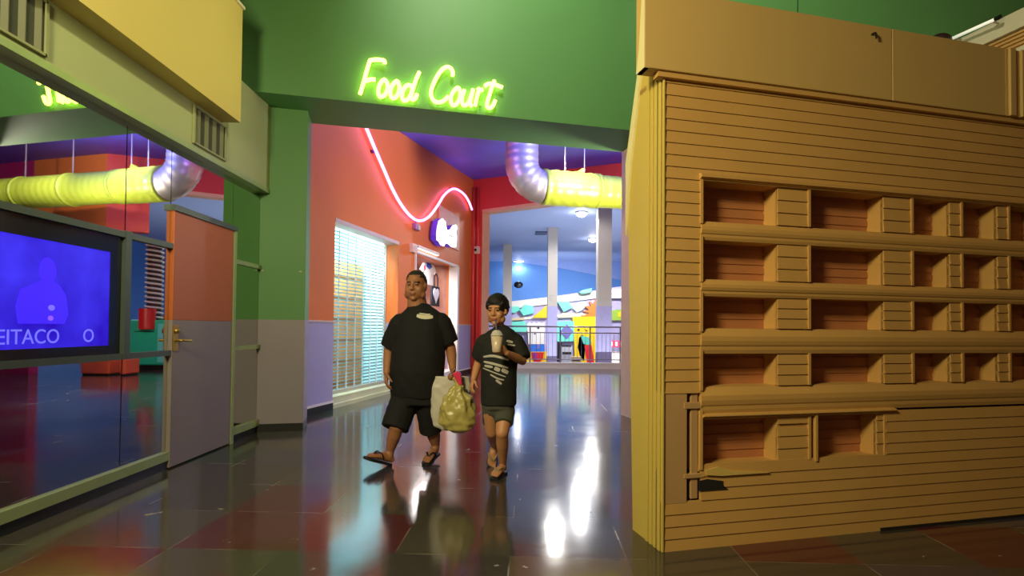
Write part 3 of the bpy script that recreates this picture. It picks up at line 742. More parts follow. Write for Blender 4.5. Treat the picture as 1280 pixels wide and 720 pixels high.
t0, z0 = q(1186, 50, .16); t1, z1 = q(1244, 24, .16)
tl = thing('tube_lamp', 'thin pale tube lamp along the white bulkhead at the upper right', 'lamp', Fq.P(t0, .16, z0))
b = BM(); tube(b, [Fq.P(t0, .16, z0), Fq.P(t1, .16, z1)], .022, 10); obj('tube', b, emis('tube_glow', (226, 226, 206), .75), tl, smooth=True)
b = BM(); cyl(b, Fq.P(t1, .16, z1), .03, .07, Fq.u, 10); obj('end_cap', b, BLACK, tl)
for f in (.1, .9):
    p = Fq.P(t0+(t1-t0)*f, .16, z0+(z1-z0)*f); b = BM(); tube(b, [p, p - Fq.n*.155], .012, 6); obj('bracket', b, STEEL, tl)
p = hit(1175, 52, FB.P(0, .16, 0), FB.n)
sp = thing('ceiling_speaker', 'dark round speaker against the green wall above the kiosk', 'speaker', p)
b = BM(); ball(b, p, (.15, .13, .11), 16); obj('speaker_body', b, mat('dark_brown_plastic', (44, 28, 22), .5), sp, smooth=True)
b = BM(); tube(b, [p, p - FB.n*.16], .04, 10); obj('wall_bracket', b, BLACK, sp)
# ------------------------------------------------------------------ people
def remesh(bm, vox, it=6, fac=.5):
    me = bpy.data.meshes.new('t'); bmesh.ops.recalc_face_normals(bm, faces=bm.faces[:]); bm.to_mesh(me); bm.free()
    o = bpy.data.objects.new('t', me); COL.objects.link(o)
    m = o.modifiers.new('r', 'REMESH'); m.mode = 'VOXEL'; m.voxel_size = vox
    s = o.modifiers.new('s', 'SMOOTH'); s.iterations = it; s.factor = fac
    dg = bpy.context.evaluated_depsgraph_get()
    m2 = bpy.data.meshes.new_from_object(o.evaluated_get(dg))
    bpy.data.objects.remove(o); bpy.data.meshes.remove(me)
    b = bmesh.new(); b.from_mesh(m2); bpy.data.meshes.remove(m2); return b
def J(px, py, D): return AT(px, py, D)
def limb(b, pts, rads, seg=16, up=None):
    tube(b, pts, rads, seg, up=up)
    for p, r in zip(pts, rads):
        if not isinstance(r, (tuple, list)): ball(b, p, r*.99, 14)
def hand(b, w, d, n, side, s=1.0, curl=(.5,.5,.5,.5), tdir=None):
    d = Vector(d).normalized(); n = Vector(n); n = (n - d*n.dot(d)).normalized(); a = d.cross(n).normalized() * side
    tube(b, [w - d*.01*s, w + d*.03*s, w + d*.06*s, w + d*.092*s], [(.024*s, .018*s), (.034*s, .017*s), (.04*s, .0165*s), (.037*s, .013*s)], 14, up=n)
    for i in range(4):
        p = w + d*(.086 - (.006 if i in (0,) else .012 if i == 3 else 0))*s + a*(.030 - .0195*i)*s
        Ls = (.072, .082, .076, .058)[i]*s; dd = d.copy(); pts = [p - d*.012*s, p]
        for k, f in enumerate((.45, .31, .24)):
            dd = (Matrix.Rotation(curl[i]*(.8 if k == 0 else 1.0), 3, d.cross(n)) @ dd); p = p + dd*Ls*f; pts.append(p)
        tube(b, pts, [.0098*s, .0098*s, .0092*s, .0085*s, .0072*s], 10); ball(b, pts[-1], .0072*s, 8)
    p = w + d*.022*s + a*.026*s; dd = (d*.62 + a*.72 + n*.25).normalized(); t2 = (d*.86 + a*.2 + n*.5).normalized()
    q1 = p + dd*.04*s; q2 = q1 + t2*.032*s; q3 = q2 + (t2 + n*.25).normalized()*.026*s
    tube(b, [p, q1, q2, q3], [.014*s, .0125*s, .0105*s, .008*s], 10); ball(b, q3, .008*s, 8)
def foot(b, heel, toe, up, ankle, s=1.0, ar=.034):
    ax = (toe - heel); up = (up - ax.normalized()*up.dot(ax.normalized())).normalized(); lat = ax.normalized().cross(up)
    P = lambda f, h, l=0: heel + ax*f + up*h*s + lat*l*s
    tube(b, [P(.04,.030), P(.16,.034), P(.42,.036), P(.70,.024), P(.86,.015)], [(.024*s,.024*s), (.033*s,.032*s), (.036*s,.034*s), (.046*s,.022*s), (.043*s,.013*s)], 16, up=up)
    ball(b, P(.05,.03), (.028*s,)*3, 12)
    for i, (l, f, r) in enumerate(((-.031, .98, .0125), (-.012, .99, .0098), (.004, .965, .009), (.019, .935, .0085), (.032, .90, .008))):
        tube(b, [P(.80, .016, l), P(f-.03, .012, l)], [r*1.05*s, r*s], 10); ball(b, P(f-.03, .012, l), r*s, 8)
    limb(b, [ankle, P(.17, .05)], [ar, .034*s])
def flipflop(parent, heel, toe, up, s, msole, mstrap, mirror=1):
    ax = (toe - heel); L_ = ax.length; f = ax.normalized(); up = (up - f*up.dot(f)).normalized(); lat = f.cross(up)
    prof = [(-.02,-.02),(-.03,.0),(-.02,.02),(.02,.034),(.25,.033),(.45,.036),(.68,.050),(.86,.048),(.98,.034),(1.05,.010),(1.055,-.012),(1.0,-.036),(.86,-.050),(.68,-.049),(.45,-.036),(.25,-.034),(.02,-.034)]
    b = BM(); prism(b, [heel + ax*a + lat*c*s - up*.002 for a, c in prof], -up*.020*s)
    so = obj('flip_flop', b, msole, parent, bevel=.004)
    P = lambda a, h, l: heel + ax*a + up*h*s + lat*l*s
    b = BM()
    for sd in (-1, 1):
        tube(b, smoothpath([P(.80, .02, -.014), P(.70, .05, .012*sd-.006), P(.55, .058, .034*sd), P(.40, .012, .040*sd)], 5), [(.009*s, .004*s)]*16, 8, up=up)
    tube(b, [P(.80, -.002, -.014), P(.80, .024, -.014)], .004*s, 6)
    obj('strap', b, mstrap, so, smooth=True)
    return so
def head(b, c, f, u, s=1.0, chub=1.0):
    f = Vector(f).normalized(); u = Vector(u); u = (u - f*u.dot(f)).normalized(); r = f.cross(u)
    M = Matrix((r, f, u)).transposed()
    P = lambda x, y, z: c + (r*x + f*y + u*z)*s
    E = lambda p, q: ball(b, P(*p), tuple(v*s for v in q), 24, rot=M)
    E((0,-.014,.034), (.077,.094,.088)); E((0,.022,-.038), (.062*chub,.068,.080)); E((0,.004,-.05), (.058*chub,.066,.062))
    E((0,.064,-.098), (.026,.024,.020)); E((0,.074,.032), (.055,.018,.014))
    for sx in (-1, 1):
        E((sx*.037,.056,-.03), (.026*chub,.026,.030)); E((sx*.050*chub,.02,-.07), (.022,.035,.03))
        E((sx*.0785,-.004,-.008), (.010,.022,.034)); E((sx*.031,.074,.010), (.016,.012,.010))
        E((sx*.011,.094,-.026), (.010,.011,.008))
    tube(b, [P(0,.082,.022), P(0,.094,-.005), P(0,.103,-.024)], [.010*s, .012*s, .014*s], 12); E((0,.099,-.025), (.015,.013,.011))
    E((0,.088,-.053), (.025,.010,.007)); E((0,.086,-.066), (.022,.011,.008))
    return P, M
def paint_face(bm, P, c, f, u, r, s):       # eyes, brows and lips as faces of the one body mesh
    for fc in bm.faces:
        q = fc.calc_center_median() - c
        if q.length > .16*s: continue
        x, y, z = q.dot(r)/s, q.dot(f)/s, q.dot(u)/s
        if y < .055: continue
        ax = abs(x)
        if (ax-.031)**2/.014**2 + (z-.008)**2/.0055**2 < 1: fc.material_index = 1
        elif (ax-.032)**2/.021**2 + (z-.030)**2/.0055**2 < 1: fc.material_index = 2
        elif x*x/.026**2 + (z+.059)**2/.012**2 < 1 and y > .075: fc.material_index = 3
def hair(c, f, u, s, parent, m, line, grow=.008, tuft=.0):
    f = Vector(f).normalized(); u = Vector(u); u = (u - f*u.dot(f)).normalized(); r = f.cross(u)
    M = Matrix((r, f, u)).transposed()
    b = BM(); g = bmesh.ops.create_uvsphere(b, u_segments=48, v_segments=32, radius=1); rnd = random.Random(7)
    for v in b.verts:
        x, y, z = v.co
        q = Vector((x*(.077+grow), y*(.094+grow)-.014, z*(.088+grow)+.034))
        if y < 0 and z < 0: q.y -= .004
        lim = line(q.x, q.y)
        if q.z < lim: q = Vector((0,-.014,.034)) + (q - Vector((0,-.014,.034)))*.86
        else: q += (q - Vector((0,-.014,.034))).normalized()*rnd.uniform(0, tuft)
        v.co = c + M @ (q*s)
    return obj('hair', b, m, parent, smooth=True)
def loft_body(b, rings, lat, seg=28):       # rings: (centre, half width, half depth)
    tube(b, [q[0] for q in rings], [(q[1], q[2]) for q in rings], seg, up=lat.cross(Vector((0,0,1))))
def project(shirt_bm, strips, off=.003):
    tree = BVHTree.FromBMesh(shirt_bm); b = BM()
    for pts, w in strips:
        pts = [Vector((x, y, 0)) for x, y in pts]; pp = smoothpath(pts, 5); prev = None
        for i, p in enumerate(pp):
            t = (pp[min(i+1, len(pp)-1)] - pp[max(i-1, 0)]).normalized(); n = Vector((-t.y, t.x, 0))
            row = []
            for k in (-.5, -.17, .17, .5):
                ww = w*(1 - .35*abs(2*i/(len(pp)-1)-1)**3)
                q = p + n*ww*k; h = tree.ray_cast(O, ray(q.x, q.y).normalized())
                row.append(b.verts.new(h[0] + h[1]*off) if h[0] is not None else None)
            if prev:
                for k in range(3):
                    vs = (prev[k], prev[k+1], row[k+1], row[k])
                    if all(vs): b.faces.new(vs)
            prev = row
    return b
def wrinkle(bm, amp, sc):
    from mathutils import noise
    for v in bm.verts:
        n = noise.noise(Vector((v.co.x*sc, v.co.y*sc, v.co.z*sc*.45))) + .5*noise.noise(v.co*sc*2.3)
        v.co += v.normal*n*amp
SKIN_M = mat('tan_skin', (160, 108, 72), .5, var=.06, scale=20); SKIN_B = mat('light_tan_skin', (186, 132, 90), .5, var=.06, scale=20)
EYE = mat('eye_dark', (36, 26, 22), .25); BROW = mat('brow_dark', (40, 28, 22), .7); LIP_M = mat('lip_brown', (146, 88, 72), .5); LIP_B = mat('lip_pink', (176, 104, 88), .5)
HAIR_M = mat('hair_black_brown', (30, 22, 18), .6, bump=.5, bscale=220); HAIR_B = mat('hair_black', (16, 13, 13), .5, bump=.5, bscale=220)
TEE_M = mat('black_tee', (9, 9, 11), .85, bump=.08, bscale=300); SHORT_M = mat('black_shorts', (9, 9, 11), .85, bump=.08, bscale=300)
TEE_B = mat('charcoal_tee', (20, 21, 18), .85, bump=.08, bscale=300); SHORT_B = mat('olive_grey_shorts', (68, 70, 58), .85, bump=.08, bscale=200)
SOLE = mat('flip_sole_black', (20, 19, 20), .6); STRAPM = mat('flip_strap_black', (26, 24, 26), .5); SOLE_T = mat('flip_sole_tan', (150, 130, 90), .6)
UP = Vector((0, 0, 1))

# ---- the man
Dm = 4.93
lat = Vector((1, -.05, 0)).normalized()
heelR = G(489, 582); toeR = J(457, 573.5, heelR.y - .14); 
heelL0 = G(531, 581); hl = Vector((.05, .25, 0))
toeL = G(531, 582.5); heelL = toeL + Vector((.075, .225, .045))
headc = J(520, 357.5, Dm - .03); fdir = Vector((-.16, -1, -.05)); hs = 1.10
b = BM()
P_, M_ = head(b, headc, fdir, UP, hs, 1.32)
neck0 = J(522, 391, Dm + .01)
limb(b, [headc - UP*.06 + Vector((0, .02, 0)), neck0, J(523, 402, Dm+.02)], [.078, .092, .10])
# trunk under the clothes
loft_body(b, [(J(524, 396, Dm), .12, .08), (J(525, 410, Dm), .17, .11), (J(523, 440, Dm), .20, .145), (J(521, 465, Dm), .205, .15), (J(520, 492, Dm), .17, .12), (J(520, 505, Dm), .10, .10)], lat)
shR, elR, wrR = J(501, 404, Dm), J(486.5, 438, Dm+.06), J(483.5, 466, Dm-.06)
shL, elL, wrL = J(550, 403, Dm), J(563.5, 436, Dm+.04), J(566, 461, Dm-.10)
limb(b, [shR, elR], [.050, .048]); limb(b, [elR, elR.lerp(wrR, .35), wrR], [.047, .046, .031])
limb(b, [shL, elL], [.050, .048]); limb(b, [elL, elL.lerp(wrL, .35), wrL], [.047, .046, .031])
hand(b, wrR, (wrR - elR) + Vector((-.0, .03, -.05)), Vector((.9, .3, 0)), 1, 1.02, (.42, .46, .5, .55))
hand(b, wrL, (wrL - elL).normalized() + Vector((.05, -.1, -.3)), Vector((-.9, -.35, 0)), -1, 1.02, (1.25, 1.3, 1.3, 1.3))
hipR, knR, anR = J(507, 497, Dm), J(496, 533, Dm-.12), J(487.5, 563, heelR.y + .0)
hipL, knL, anL = J(535, 497, Dm), J(540.5, 536, Dm+.06), heelL + Vector((-.01, -.025, .095))
limb(b, [hipR, knR], [.105, .066]); limb(b, [knR, knR.lerp(anR, .4), anR], [.060, .060, .038])
limb(b, [hipL, knL], [.105, .066]); limb(b, [knL, knL.lerp(anL, .4), anL], [.060, .060, .038])
upR = (UP + Vector((.25, .1, 0))).normalized()
foot(b, heelR + UP*.022, toeR + UP*.022, upR, anR, 1.05, .038); foot(b, heelL + UP*.022, toeL + UP*.022, UP, anL, 1.0, .038)
b = remesh(b, .006, 5)
r_ = fdir.normalized().cross(UP).normalized(); u_ = (UP - fdir.normalized()*UP.dot(fdir.normalized())).normalized()
paint_face(b, P_, headc, fdir.normalized(), u_, r_, hs)
man = obj('person', b, [SKIN_M, EYE, BROW, LIP_M], None, smooth=True)
tag(man, 'heavyset man in black shirt and black shorts walking with carrier bags', 'person')
hair(headc, fdir, UP, hs, man, HAIR_M, lambda x, y: (.088 if y > .02 else .03 + (y+.02)*1.3 if y > -.02 else -.02 - (-.02-y)*.5) - (0 if abs(x) < .05 else .02), .006)
b = BM()
loft_body(b, [(J(523.3, 381.5, Dm+.015), .098, .092), (J(523.6, 385, Dm+.01), .112, .096), (J(524, 389, Dm), .150, .105), (J(524.5, 395, Dm), .205, .125), (J(525, 416, Dm-.01), .232, .155), (J(523.5, 440, Dm-.02), .236, .175), (J(521.5, 462, Dm-.02), .238, .185), (J(520.5, 482, Dm-.01), .236, .178), (J(520, 493, Dm), .232, .17)], lat)
for sh, el, k in ((shR, elR, .86), (shL, elL, .80)):
    e = sh.lerp(el, k)
    tube(b, [sh + (sh-el)*.16 + UP*-.01, sh, sh.lerp(el, .45), e], [.070, .096, .100, .094], 18); ball(b, sh, .088, 18)
b = remesh(b, .010, 4); b.normal_update(); wrinkle(b, .008, 7)
strips = [([(521, 394.5), (530, 396.5), (541, 396)], 5.0), ([(524, 391.8), (532, 393), (538, 393)], 1.6)]
pr = project(b, strips)
tee = obj('t_shirt', b, TEE_M, man, smooth=True)
obj('chest_print', pr, mat('print_cream', (206, 204, 176), .7), tee, 'small cream printed mark on the chest', smooth=True)
b = BM()
loft_body(b, [(J(520, 480, Dm), .20, .15), (J(520, 492, Dm), .222, .165), (J(520, 505, Dm), .215, .16)], lat)
hemR = J(493, 536, Dm-.11); hemL = J(538.5, 540, Dm+.07)
tube(b, [hipR + UP*.06, hipR, hipR.lerp(hemR, .5), hemR], [.115, .125, .125, .122], 20)
tube(b, [hipL + UP*.06, hipL, hipL.lerp(hemL, .5), hemL], [.115, .125, .108, .096], 20)
b = remesh(b, .010, 4); b.normal_update(); wrinkle(b, .007, 8)
obj('shorts', b, SHORT_M, man, smooth=True)
flipflop(man, heelR + UP*.022, toeR + UP*.022, upR, 1.08, SOLE, STRAPM)
flipflop(man, heelL + UP*.022, toeL + UP*.022, UP, 1.0, SOLE, STRAPM)
# wrist tie
# ---- bags in his left hand
gp = wrL + ((wrL - elL).normalized() + Vector((.05, -.1, -.3))).normalized()*.09
from mathutils import noise
def bag_mesh(cen, w, h, dpt, seed, prof, pleat=.0, crump=.012, n=64, m=40):
    b = BM(); rows = []
    def wd(v):
        for (v0, a0), (v1, a1) in zip(prof, prof[1:]):
            if v0 <= v <= v1:
                u = (v-v0)/(v1-v0); u = u*u*(3-2*u); return a0 + (a1-a0)*u
        return prof[-1][1]
    for i in range(m+1):
        v = i/m; row = []
        for k in range(n):
            a = 2*math.pi*k/n; q = wd(v)
            ca, sa = math.cos(a), math.sin(a)
            rx = w*.5*q*math.copysign(abs(ca)**.75, ca); ry = dpt*.5*(q**.8)*math.copysign(abs(sa)**.75, sa)
            p = Vector((rx, ry, h*(.5-v)))
            f = 1 + pleat*math.exp(-v*2.6)*math.sin(a*9 + 2*math.sin(v*5)+seed)
            p.x *= f; p.y *= f
            nn = Vector((ca, sa, 0))
            s1 = 1 - 2*abs(noise.noise(Vector((p.x*9+seed, p.y*9, p.z*7)))); s2 = 1 - 2*abs(noise.noise(Vector((p.x*19, p.y*19+seed, p.z*17))))
            p += nn*(crump*s1 + crump*.45*s2)
            row.append(b.verts.new(cen + p))
        rows.append(row)
    for A, B in zip(rows, rows[1:]):
        for k in range(n): b.faces.new((A[k], A[(k+1)%n], B[(k+1)%n], B[k]))
    b.faces.new(rows[0][::-1]); b.faces.new(rows[-1]); return b
Db = gp.y
PLW = mat('white_plastic_film', (196, 190, 174), .35, var=.06, scale=8); PLY = mat('yellow_plastic_film', (172, 160, 88), .35, var=.22, scale=7)
wb = thing('carrier_bag', "white plastic carrier bag hanging behind the yellow one in the man's left hand", 'bag', J(562, 538, Db+.02), "carrier bags in the man's hand")
b = bag_mesh(J(562.5, 504, Db+.035), .325, .46, .07, 3, [(0, .93), (.2, 1), (.7, .98), (.9, .86), (1, .45)], .02, .010); obj('bag_body', b, PLW, wb, smooth=True)
b = BM()
for dx in (-.07, .06):
    tube(b, smoothpath([J(563, 473, Db+.035) + Vector((dx, 0, .0)), (J(563, 468, Db+.02)+gp)/2 + Vector((dx*.5, .02, 0)), gp + Vector((0, .0, -.0))], 5), [(.022, .008)]*11, 8)
obj('handle', b, PLW, wb, smooth=True)
yb = thing('carrier_bag', "bulging yellow plastic bag with a pink tie in the man's left hand", 'bag', J(572, 539, Db-.1), "carrier bags in the man's hand")
b = bag_mesh(J(572, 511, Db-.10), .265, .39, .15, 5, [(0, .16), (.10, .34), (.3, .78), (.55, 1.0), (.78, .98), (.92, .72), (1, .3)], .22, .020); obj('bag_body', b, PLY, yb, smooth=True)
b = BM(); tube(b, smoothpath([J(572, 485, Db-.10), J(571.5, 476, Db-.05), gp + Vector((0, 0, -.0))], 4), [.022]*9, 10); obj('gathered_neck', b, PLY, yb, smooth=True)
b = BM(); prism(b, [J(x, y, Db-.10) for x, y in ((565, 467), (571, 464), (576, 466), (577.5, 482), (573, 481), (569, 474))], (0, .025, 0)); obj('pink_tie', b, mat('pink_plastic', (214, 50, 90), .35), yb, 'pink tie', bevel=.006)

# ---- the boy
Dy = 4.52
latb = Vector((1, -.12, 0)).normalized()
toeF = G(616.5, 600); heelF = toeF + Vector((.085, .20, 0.0))
hb = J(621.5, 388, Dy - .03); fb = Vector((-.34, -1, -.14)); sb = .98
b = BM()
P_, M_ = head(b, hb, fb, UP, sb, 1.05)
limb(b, [hb - UP*.06 + Vector((0, .02, 0)), J(624.5, 414, Dy+.01), J(625, 424, Dy+.02)], [.046, .046, .07])
loft_body(b, [(J(625, 418, Dy), .09, .06), (J(625, 432, Dy), .135, .085), (J(624, 460, Dy), .13, .095), (J(623, 485, Dy), .13, .10), (J(622, 508, Dy), .12, .09), (J(622, 516, Dy), .08, .07)], latb)
sR, eR, wR = J(607, 427, Dy), J(597.5, 454, Dy+.06), J(592, 474, Dy-.04)
sL, eL, wL = J(643, 425.5, Dy), J(653, 451, Dy-.06), J(633, 441, Dy-.26)
limb(b, [sR, eR], [.036, .035]); limb(b, [eR, eR.lerp(wR, .35), wR], [.034, .033, .023])
limb(b, [sL, eL], [.036, .036]); limb(b, [eL, eL.lerp(wL, .35), wL], [.036, .035, .024])
cupc = J(621, 430, Dy-.33)
hand(b, wR, (wR - eR) + Vector((-.02, 0, -.05)), Vector((.8, .4, 0)), 1, .84, (.5, .55, .6, .6))
hd = (cupc + Vector((.02, .0, -.005)) - wL)
hand(b, wL + hd*.12, hd + Vector((-.06, -.05, .03)), Vector((-.30, .9, .25)), 1, .84, (.78, .80, .82, .84))
h1, k1, a1 = J(632, 512, Dy), J(627.5, 541, Dy-.10), heelF + Vector((-.012, -.03, .09))
h2, k2, a2 = J(614, 512, Dy), J(614.5, 540, Dy+.05), J(617.5, 556, Dy+.36)
limb(b, [h1, k1], [.075, .052]); limb(b, [k1, k1.lerp(a1, .38), a1], [.048, .050, .030])
limb(b, [h2, k2], [.075, .050]); limb(b, [k2, k2.lerp(a2, .38), a2], [.047, .047, .030])
toe2 = a2 + Vector((-.03, .0, -.20)); heel2 = a2 + Vector((.01, .075, -.02)); up2 = Vector((0, -1, .3)).normalized()
heel2 = a2 + Vector((.0, .06, .0)); toe2 = heel2 + Vector((-.02, -.07, -.195)); up2 = Vector((0, -.95, .3)).normalized()
foot(b, heelF + UP*.02, toeF + UP*.02, UP, a1, .92, .030); foot(b, heel2, toe2, up2, a2, .92, .030)
b = remesh(b, .0055, 5)
r_ = fb.normalized().cross(UP).normalized(); u_ = (UP - fb.normalized()*UP.dot(fb.normalized())).normalized()
paint_face(b, P_, hb, fb.normalized(), u_, r_, sb)
boy = obj('person', b, [SKIN_B, EYE, BROW, LIP_B], None, smooth=True)
tag(boy, 'boy in dark printed shirt and olive grey shorts holding a lidded cup', 'person')
hair(hb, fb, UP, sb, boy, HAIR_B, lambda x, y: (.070 if y > .035 else .070 - (.035-y)*1.6 if y > -.01 else -.005 - (-.01-y)*.7) - (0 if abs(x) < .055 else .025), .016, .006)
b = BM()
loft_body(b, [(J(625, 410.5, Dy+.015), .066, .058), (J(625.5, 414, Dy), .115, .075), (J(625.5, 421, Dy), .150, .09), (J(625, 436, Dy-.01), .152, .108), (J(624, 460, Dy-.01), .146, .115), (J(623.5, 485, Dy), .146, .118), (J(623, 506, Dy), .147, .118)], latb)
for sh, el, k in ((sR, eR, .78), (sL, eL, .93)):
    e = sh.lerp(el, k)
    tube(b, [sh + (sh-el)*.16 - UP*.008, sh, sh.lerp(el, .45), e], [.054, .072, .076, .074], 18); ball(b, sh, .065, 18)
b = remesh(b, .009, 4); b.normal_update(); wrinkle(b, .007, 9)
ps = [([(604.5, 446), (618, 445), (636, 450)], 3), ([(605, 452), (618, 455), (635, 460)], 3), ([(606, 457), (616, 459)], 3), ([(618, 460), (625, 463)], 5), ([(627, 462), (635, 466)], 5),
      ([(604, 460), (616, 465), (632, 471)], 1.6), ([(613, 468), (622, 473), (630, 475)], 2), ([(620, 475), (627, 480)], 3), ([(633, 426), (641, 428)], 3), ([(634, 430.5), (644, 432)], 2)]
pr = project(b, ps)
tee = obj('t_shirt', b, TEE_B, boy, smooth=True)
obj('front_print', pr, mat('print_white', (176, 172, 158), .7), tee, 'off white slanted printed rows on the front', smooth=True)
b = BM()
loft_body(b, [(J(622.5, 497, Dy), .132, .10), (J(622.5, 507, Dy), .138, .105), (J(622.5, 511, Dy), .132, .10)], latb)
ball(b, J(622, 512, Dy), (.10, .085, .075), 18)
e1 = J(629.5, 529.5, Dy-.08); e2 = J(613, 529, Dy+.06)
tube(b, [h1 + UP*.05, h1, e1], [.074, .078, .076], 18); tube(b, [h2 + UP*.05, h2, e2], [.074, .076, .066], 18)
b = remesh(b, .009, 4); b.normal_update(); wrinkle(b, .006, 9)
obj('shorts', b, SHORT_B, boy, smooth=True)
flipflop(boy, heelF + UP*.02, toeF + UP*.02, UP, .95, SOLE, SOLE_T); flipflop(boy, heel2, toe2, up2, .95, SOLE, SOLE_T)
# cup
cp_ = thing('drink_cup', 'clear lidded drink cup with a straw held up by the boy', 'cup', cupc - UP*.06)
b = BM(); tube(b, [cupc - UP*.062, cupc - UP*.055, cupc + UP*.06], [.030, .033, .044], 24); obj('cup_body', b, mat('milky_drink', (206, 186, 160), .3, var=.25, scale=18), cp_, smooth=True, bevel=0)
b = BM(); tube(b, [cupc + UP*.061, cupc + UP*.070, cupc + UP*.071, cupc + UP*.092, cupc + UP*.104], [.047, .047, .043, .034, .018], 24); obj('dome_lid', b, mat('clear_lid', (226, 222, 214), .12, trans=.3), cp_, smooth=True)
b = BM(); tube(b, [cupc + UP*.08, cupc + UP*.175 + Vector((-.012, .03, 0))], .0055, 8); obj('straw', b, mat('violet_straw', (92, 74, 130), .4), cp_, smooth=True)
# ------------------------------------------------------------------ food court beyond
FCB = mat('food_court_blue_ceiling', (158, 176, 222), .6, var=.04)
FCD = mat('food_court_blue_wall', (84, 136, 206), .6, var=.06)
bm = BM(); prism(bm, [Vector((-9, 15.6, ZC2)), Vector((-1.2, 15.6, ZC2)), Vector((4.2, 12.2, ZC2)), Vector((14, 12.2, ZC2)), Vector((14, 42, ZC2)), Vector((-9, 42, ZC2))], (0, 0, .15))
struct('ceiling_food_court', bm, FCB, 'pale blue food court ceiling', 'ceiling')
bm = BM(); box(bm, -9, 14, 37, 37.3, 0, 8); box(bm, -9.2, -9, 15.3, 37, 0, 8); box(bm, 14, 14.2, 12, 37, 0, 8)
struct('wall_food_court_back', bm, FCD, 'deep blue back wall of the food court', 'wall')
q0, q1, q2 = AT(640, 329, 36.9), AT(700, 335, 36.9), AT(800, 355, 36.9)
bm = BM(); prism(bm, [Vector((q0.x, 36.9, ZC2)), Vector((9, 36.9, ZC2)), Vector((9, 36.9, q2.z)), q2, q1], (0, .095, 0))
struct('trim_4', bm, mat('food_court_mid_blue', (130, 156, 216), .6), 'pale blue upper band of the food court back wall', 'trim')

bm = BM(); box(bm, -9, 14, 16.95, 37, -1.9, -1.7); box(bm, -9, 14, 16.9, 16.95, -1.9, -.001)
struct('floor_food_court', bm, mat('food_court_floor', (150, 146, 150), .25), 'lower floor of the food court beyond the railing', 'floor')
# mural partition
YM_ = 32.0
def mp(px, py, dy=0): return AT(px, py, YM_ + dy)
def mprism(b, pts, d0, d1, mi=0):
    prism(b, [mp(x, y, -d1) for x, y in pts], (0, d1-d0, 0), mi)
bm = BM()
mprism(bm, [(560, 470), (560, 392), (640, 378), (776, 358), (800, 356), (800, 470)], -.3, 0)
struct('wall_mural', bm, mat('mural_lavender', (176, 170, 214), .6), 'lavender partition behind the railing carrying cut-out shapes', 'wall')
bm = BM()
mprism(bm, [(560, 395), (640, 376.5), (776, 361), (776, 369), (640, 386), (560, 405)], 0, .12)
mprism(bm, [(755, 364), (800, 358), (800, 372), (755, 373)], .1, .3)
mprism(bm, [(640, 397.5), (776, 388), (776, 391), (640, 400.5)], 0, .06)
struct('trim_5', bm, WHITE, 'sloping white beam across the mural partition', 'trim')
def cm(name, rgb): return mat(name, rgb, .45, var=.05)
TEAL = cm('cut_teal', (120, 236, 214)); YEL2 = cm('cut_yellow', (246, 206, 20)); ORG2 = cm('cut_orange', (226, 128, 48)); GRN2 = cm('cut_green', (70, 176, 84)); RED2 = cm('cut_red', (214, 28, 44)); BLU2 = cm('cut_blue', (40, 120, 230)); WHT2 = cm('cut_white', (240, 238, 236)); LAV2 = cm('cut_lavender', (120, 116, 190)); BLK2 = cm('cut_black', (28, 20, 26)); PUR2 = cm('cut_purple', (150, 40, 140)); LIM2 = cm('cut_lime', (150, 186, 70))
c8 = lambda x, y: (620 + x/5.54, 340 + y/5.54)
layer = [0]
def cut(pts, m, lab, parts=(), d=.06, nm='wall_cutout'):
    layer[0] = (layer[0] + 1) % 5
    d0 = .125 + .02*layer[0]
    P = [c8(x, y) for x, y in pts]
    cx = sum(p[0] for p in P)/len(P); cy = sum(p[1] for p in P)/len(P)
    r = thing(nm, lab, 'decoration', mp(cx, cy, -d0), 'coloured cut-out shapes on the food court partition')
    b = BM(); mprism(b, P, d0-.125+.005, d0+d); obj('panel', b, m, r)
    for nme, q, mm in parts:
        b = BM(); mprism(b, [c8(x, y) for x, y in q], d0+d+.001, d0+d+.03); obj(nme, b, mm, r)
cut([(108,240),(160,238),(165,262),(128,284),(108,280)], TEAL, 'teal cut-out diamond at the far left beside the boy')
cut([(165,265),(200,225),(255,235),(262,285),(190,302)], TEAL, 'teal cut-out diamond left of the yellow triangle')
cut([(252,316),(355,228),(357,318)], YEL2, 'yellow cut-out triangle under the sloping white beam')
cut([(425,205),(500,205),(530,245),(470,277)], TEAL, 'teal cut-out diamond right of the middle column')
cut([(530,250),(560,225),(612,200),(628,230),(600,262),(560,280)], cm('cut_pale_teal', (196, 240, 236)), 'pale teal cut-out diamond touching the orange sunburst')
cut([(575,140),(600,125),(665,112),(655,140),(600,150)], TEAL, 'teal cut-out slip poking above the sloping beam', d=.3)
cut([(590,308),(650,285),(602,272),(645,262),(612,236),(657,236),(646,202),(676,226),(690,186),(705,222),(722,212),(722,308)], ORG2, 'spiky orange sunburst cut-out above the yellow face')
cut([(528,310),(722,308),(715,390),(700,395),(690,635),(545,635),(540,400)], YEL2, 'yellow cut-out face below the orange sunburst', [('eye', [(562,402),(572,390),(582,402),(572,408)], BLK2), ('eye', [(610,392),(622,402),(636,404),(626,412)], BLK2)])
cut([(415,345),(540,340),(540,480),(415,482)], TEAL, 'teal cut-out panel behind the lavender diamond', [('diamond', [(440,415),(490,362),(536,410),(490,466)], LAV2)])
cut([(418,490),(456,488),(452,632),(420,632)], BLK2, 'black narrow cut-out post under the teal panel')
cut([(575,455),(600,432),(622,480),(610,620),(585,600),(566,520)], GRN2, 'green leaf shaped cut-out in front of the yellow face', d=.1)
cut([(585,440),(640,450),(662,490),(640,505),(606,498)], cm('cut_seafoam', (90, 196, 180)), 'seafoam cut-out cap above the red shape', d=.14)
cut([(612,508),(662,506),(682,636),(632,636)], RED2, 'red upright cut-out shape beside the green leaf', d=.12)
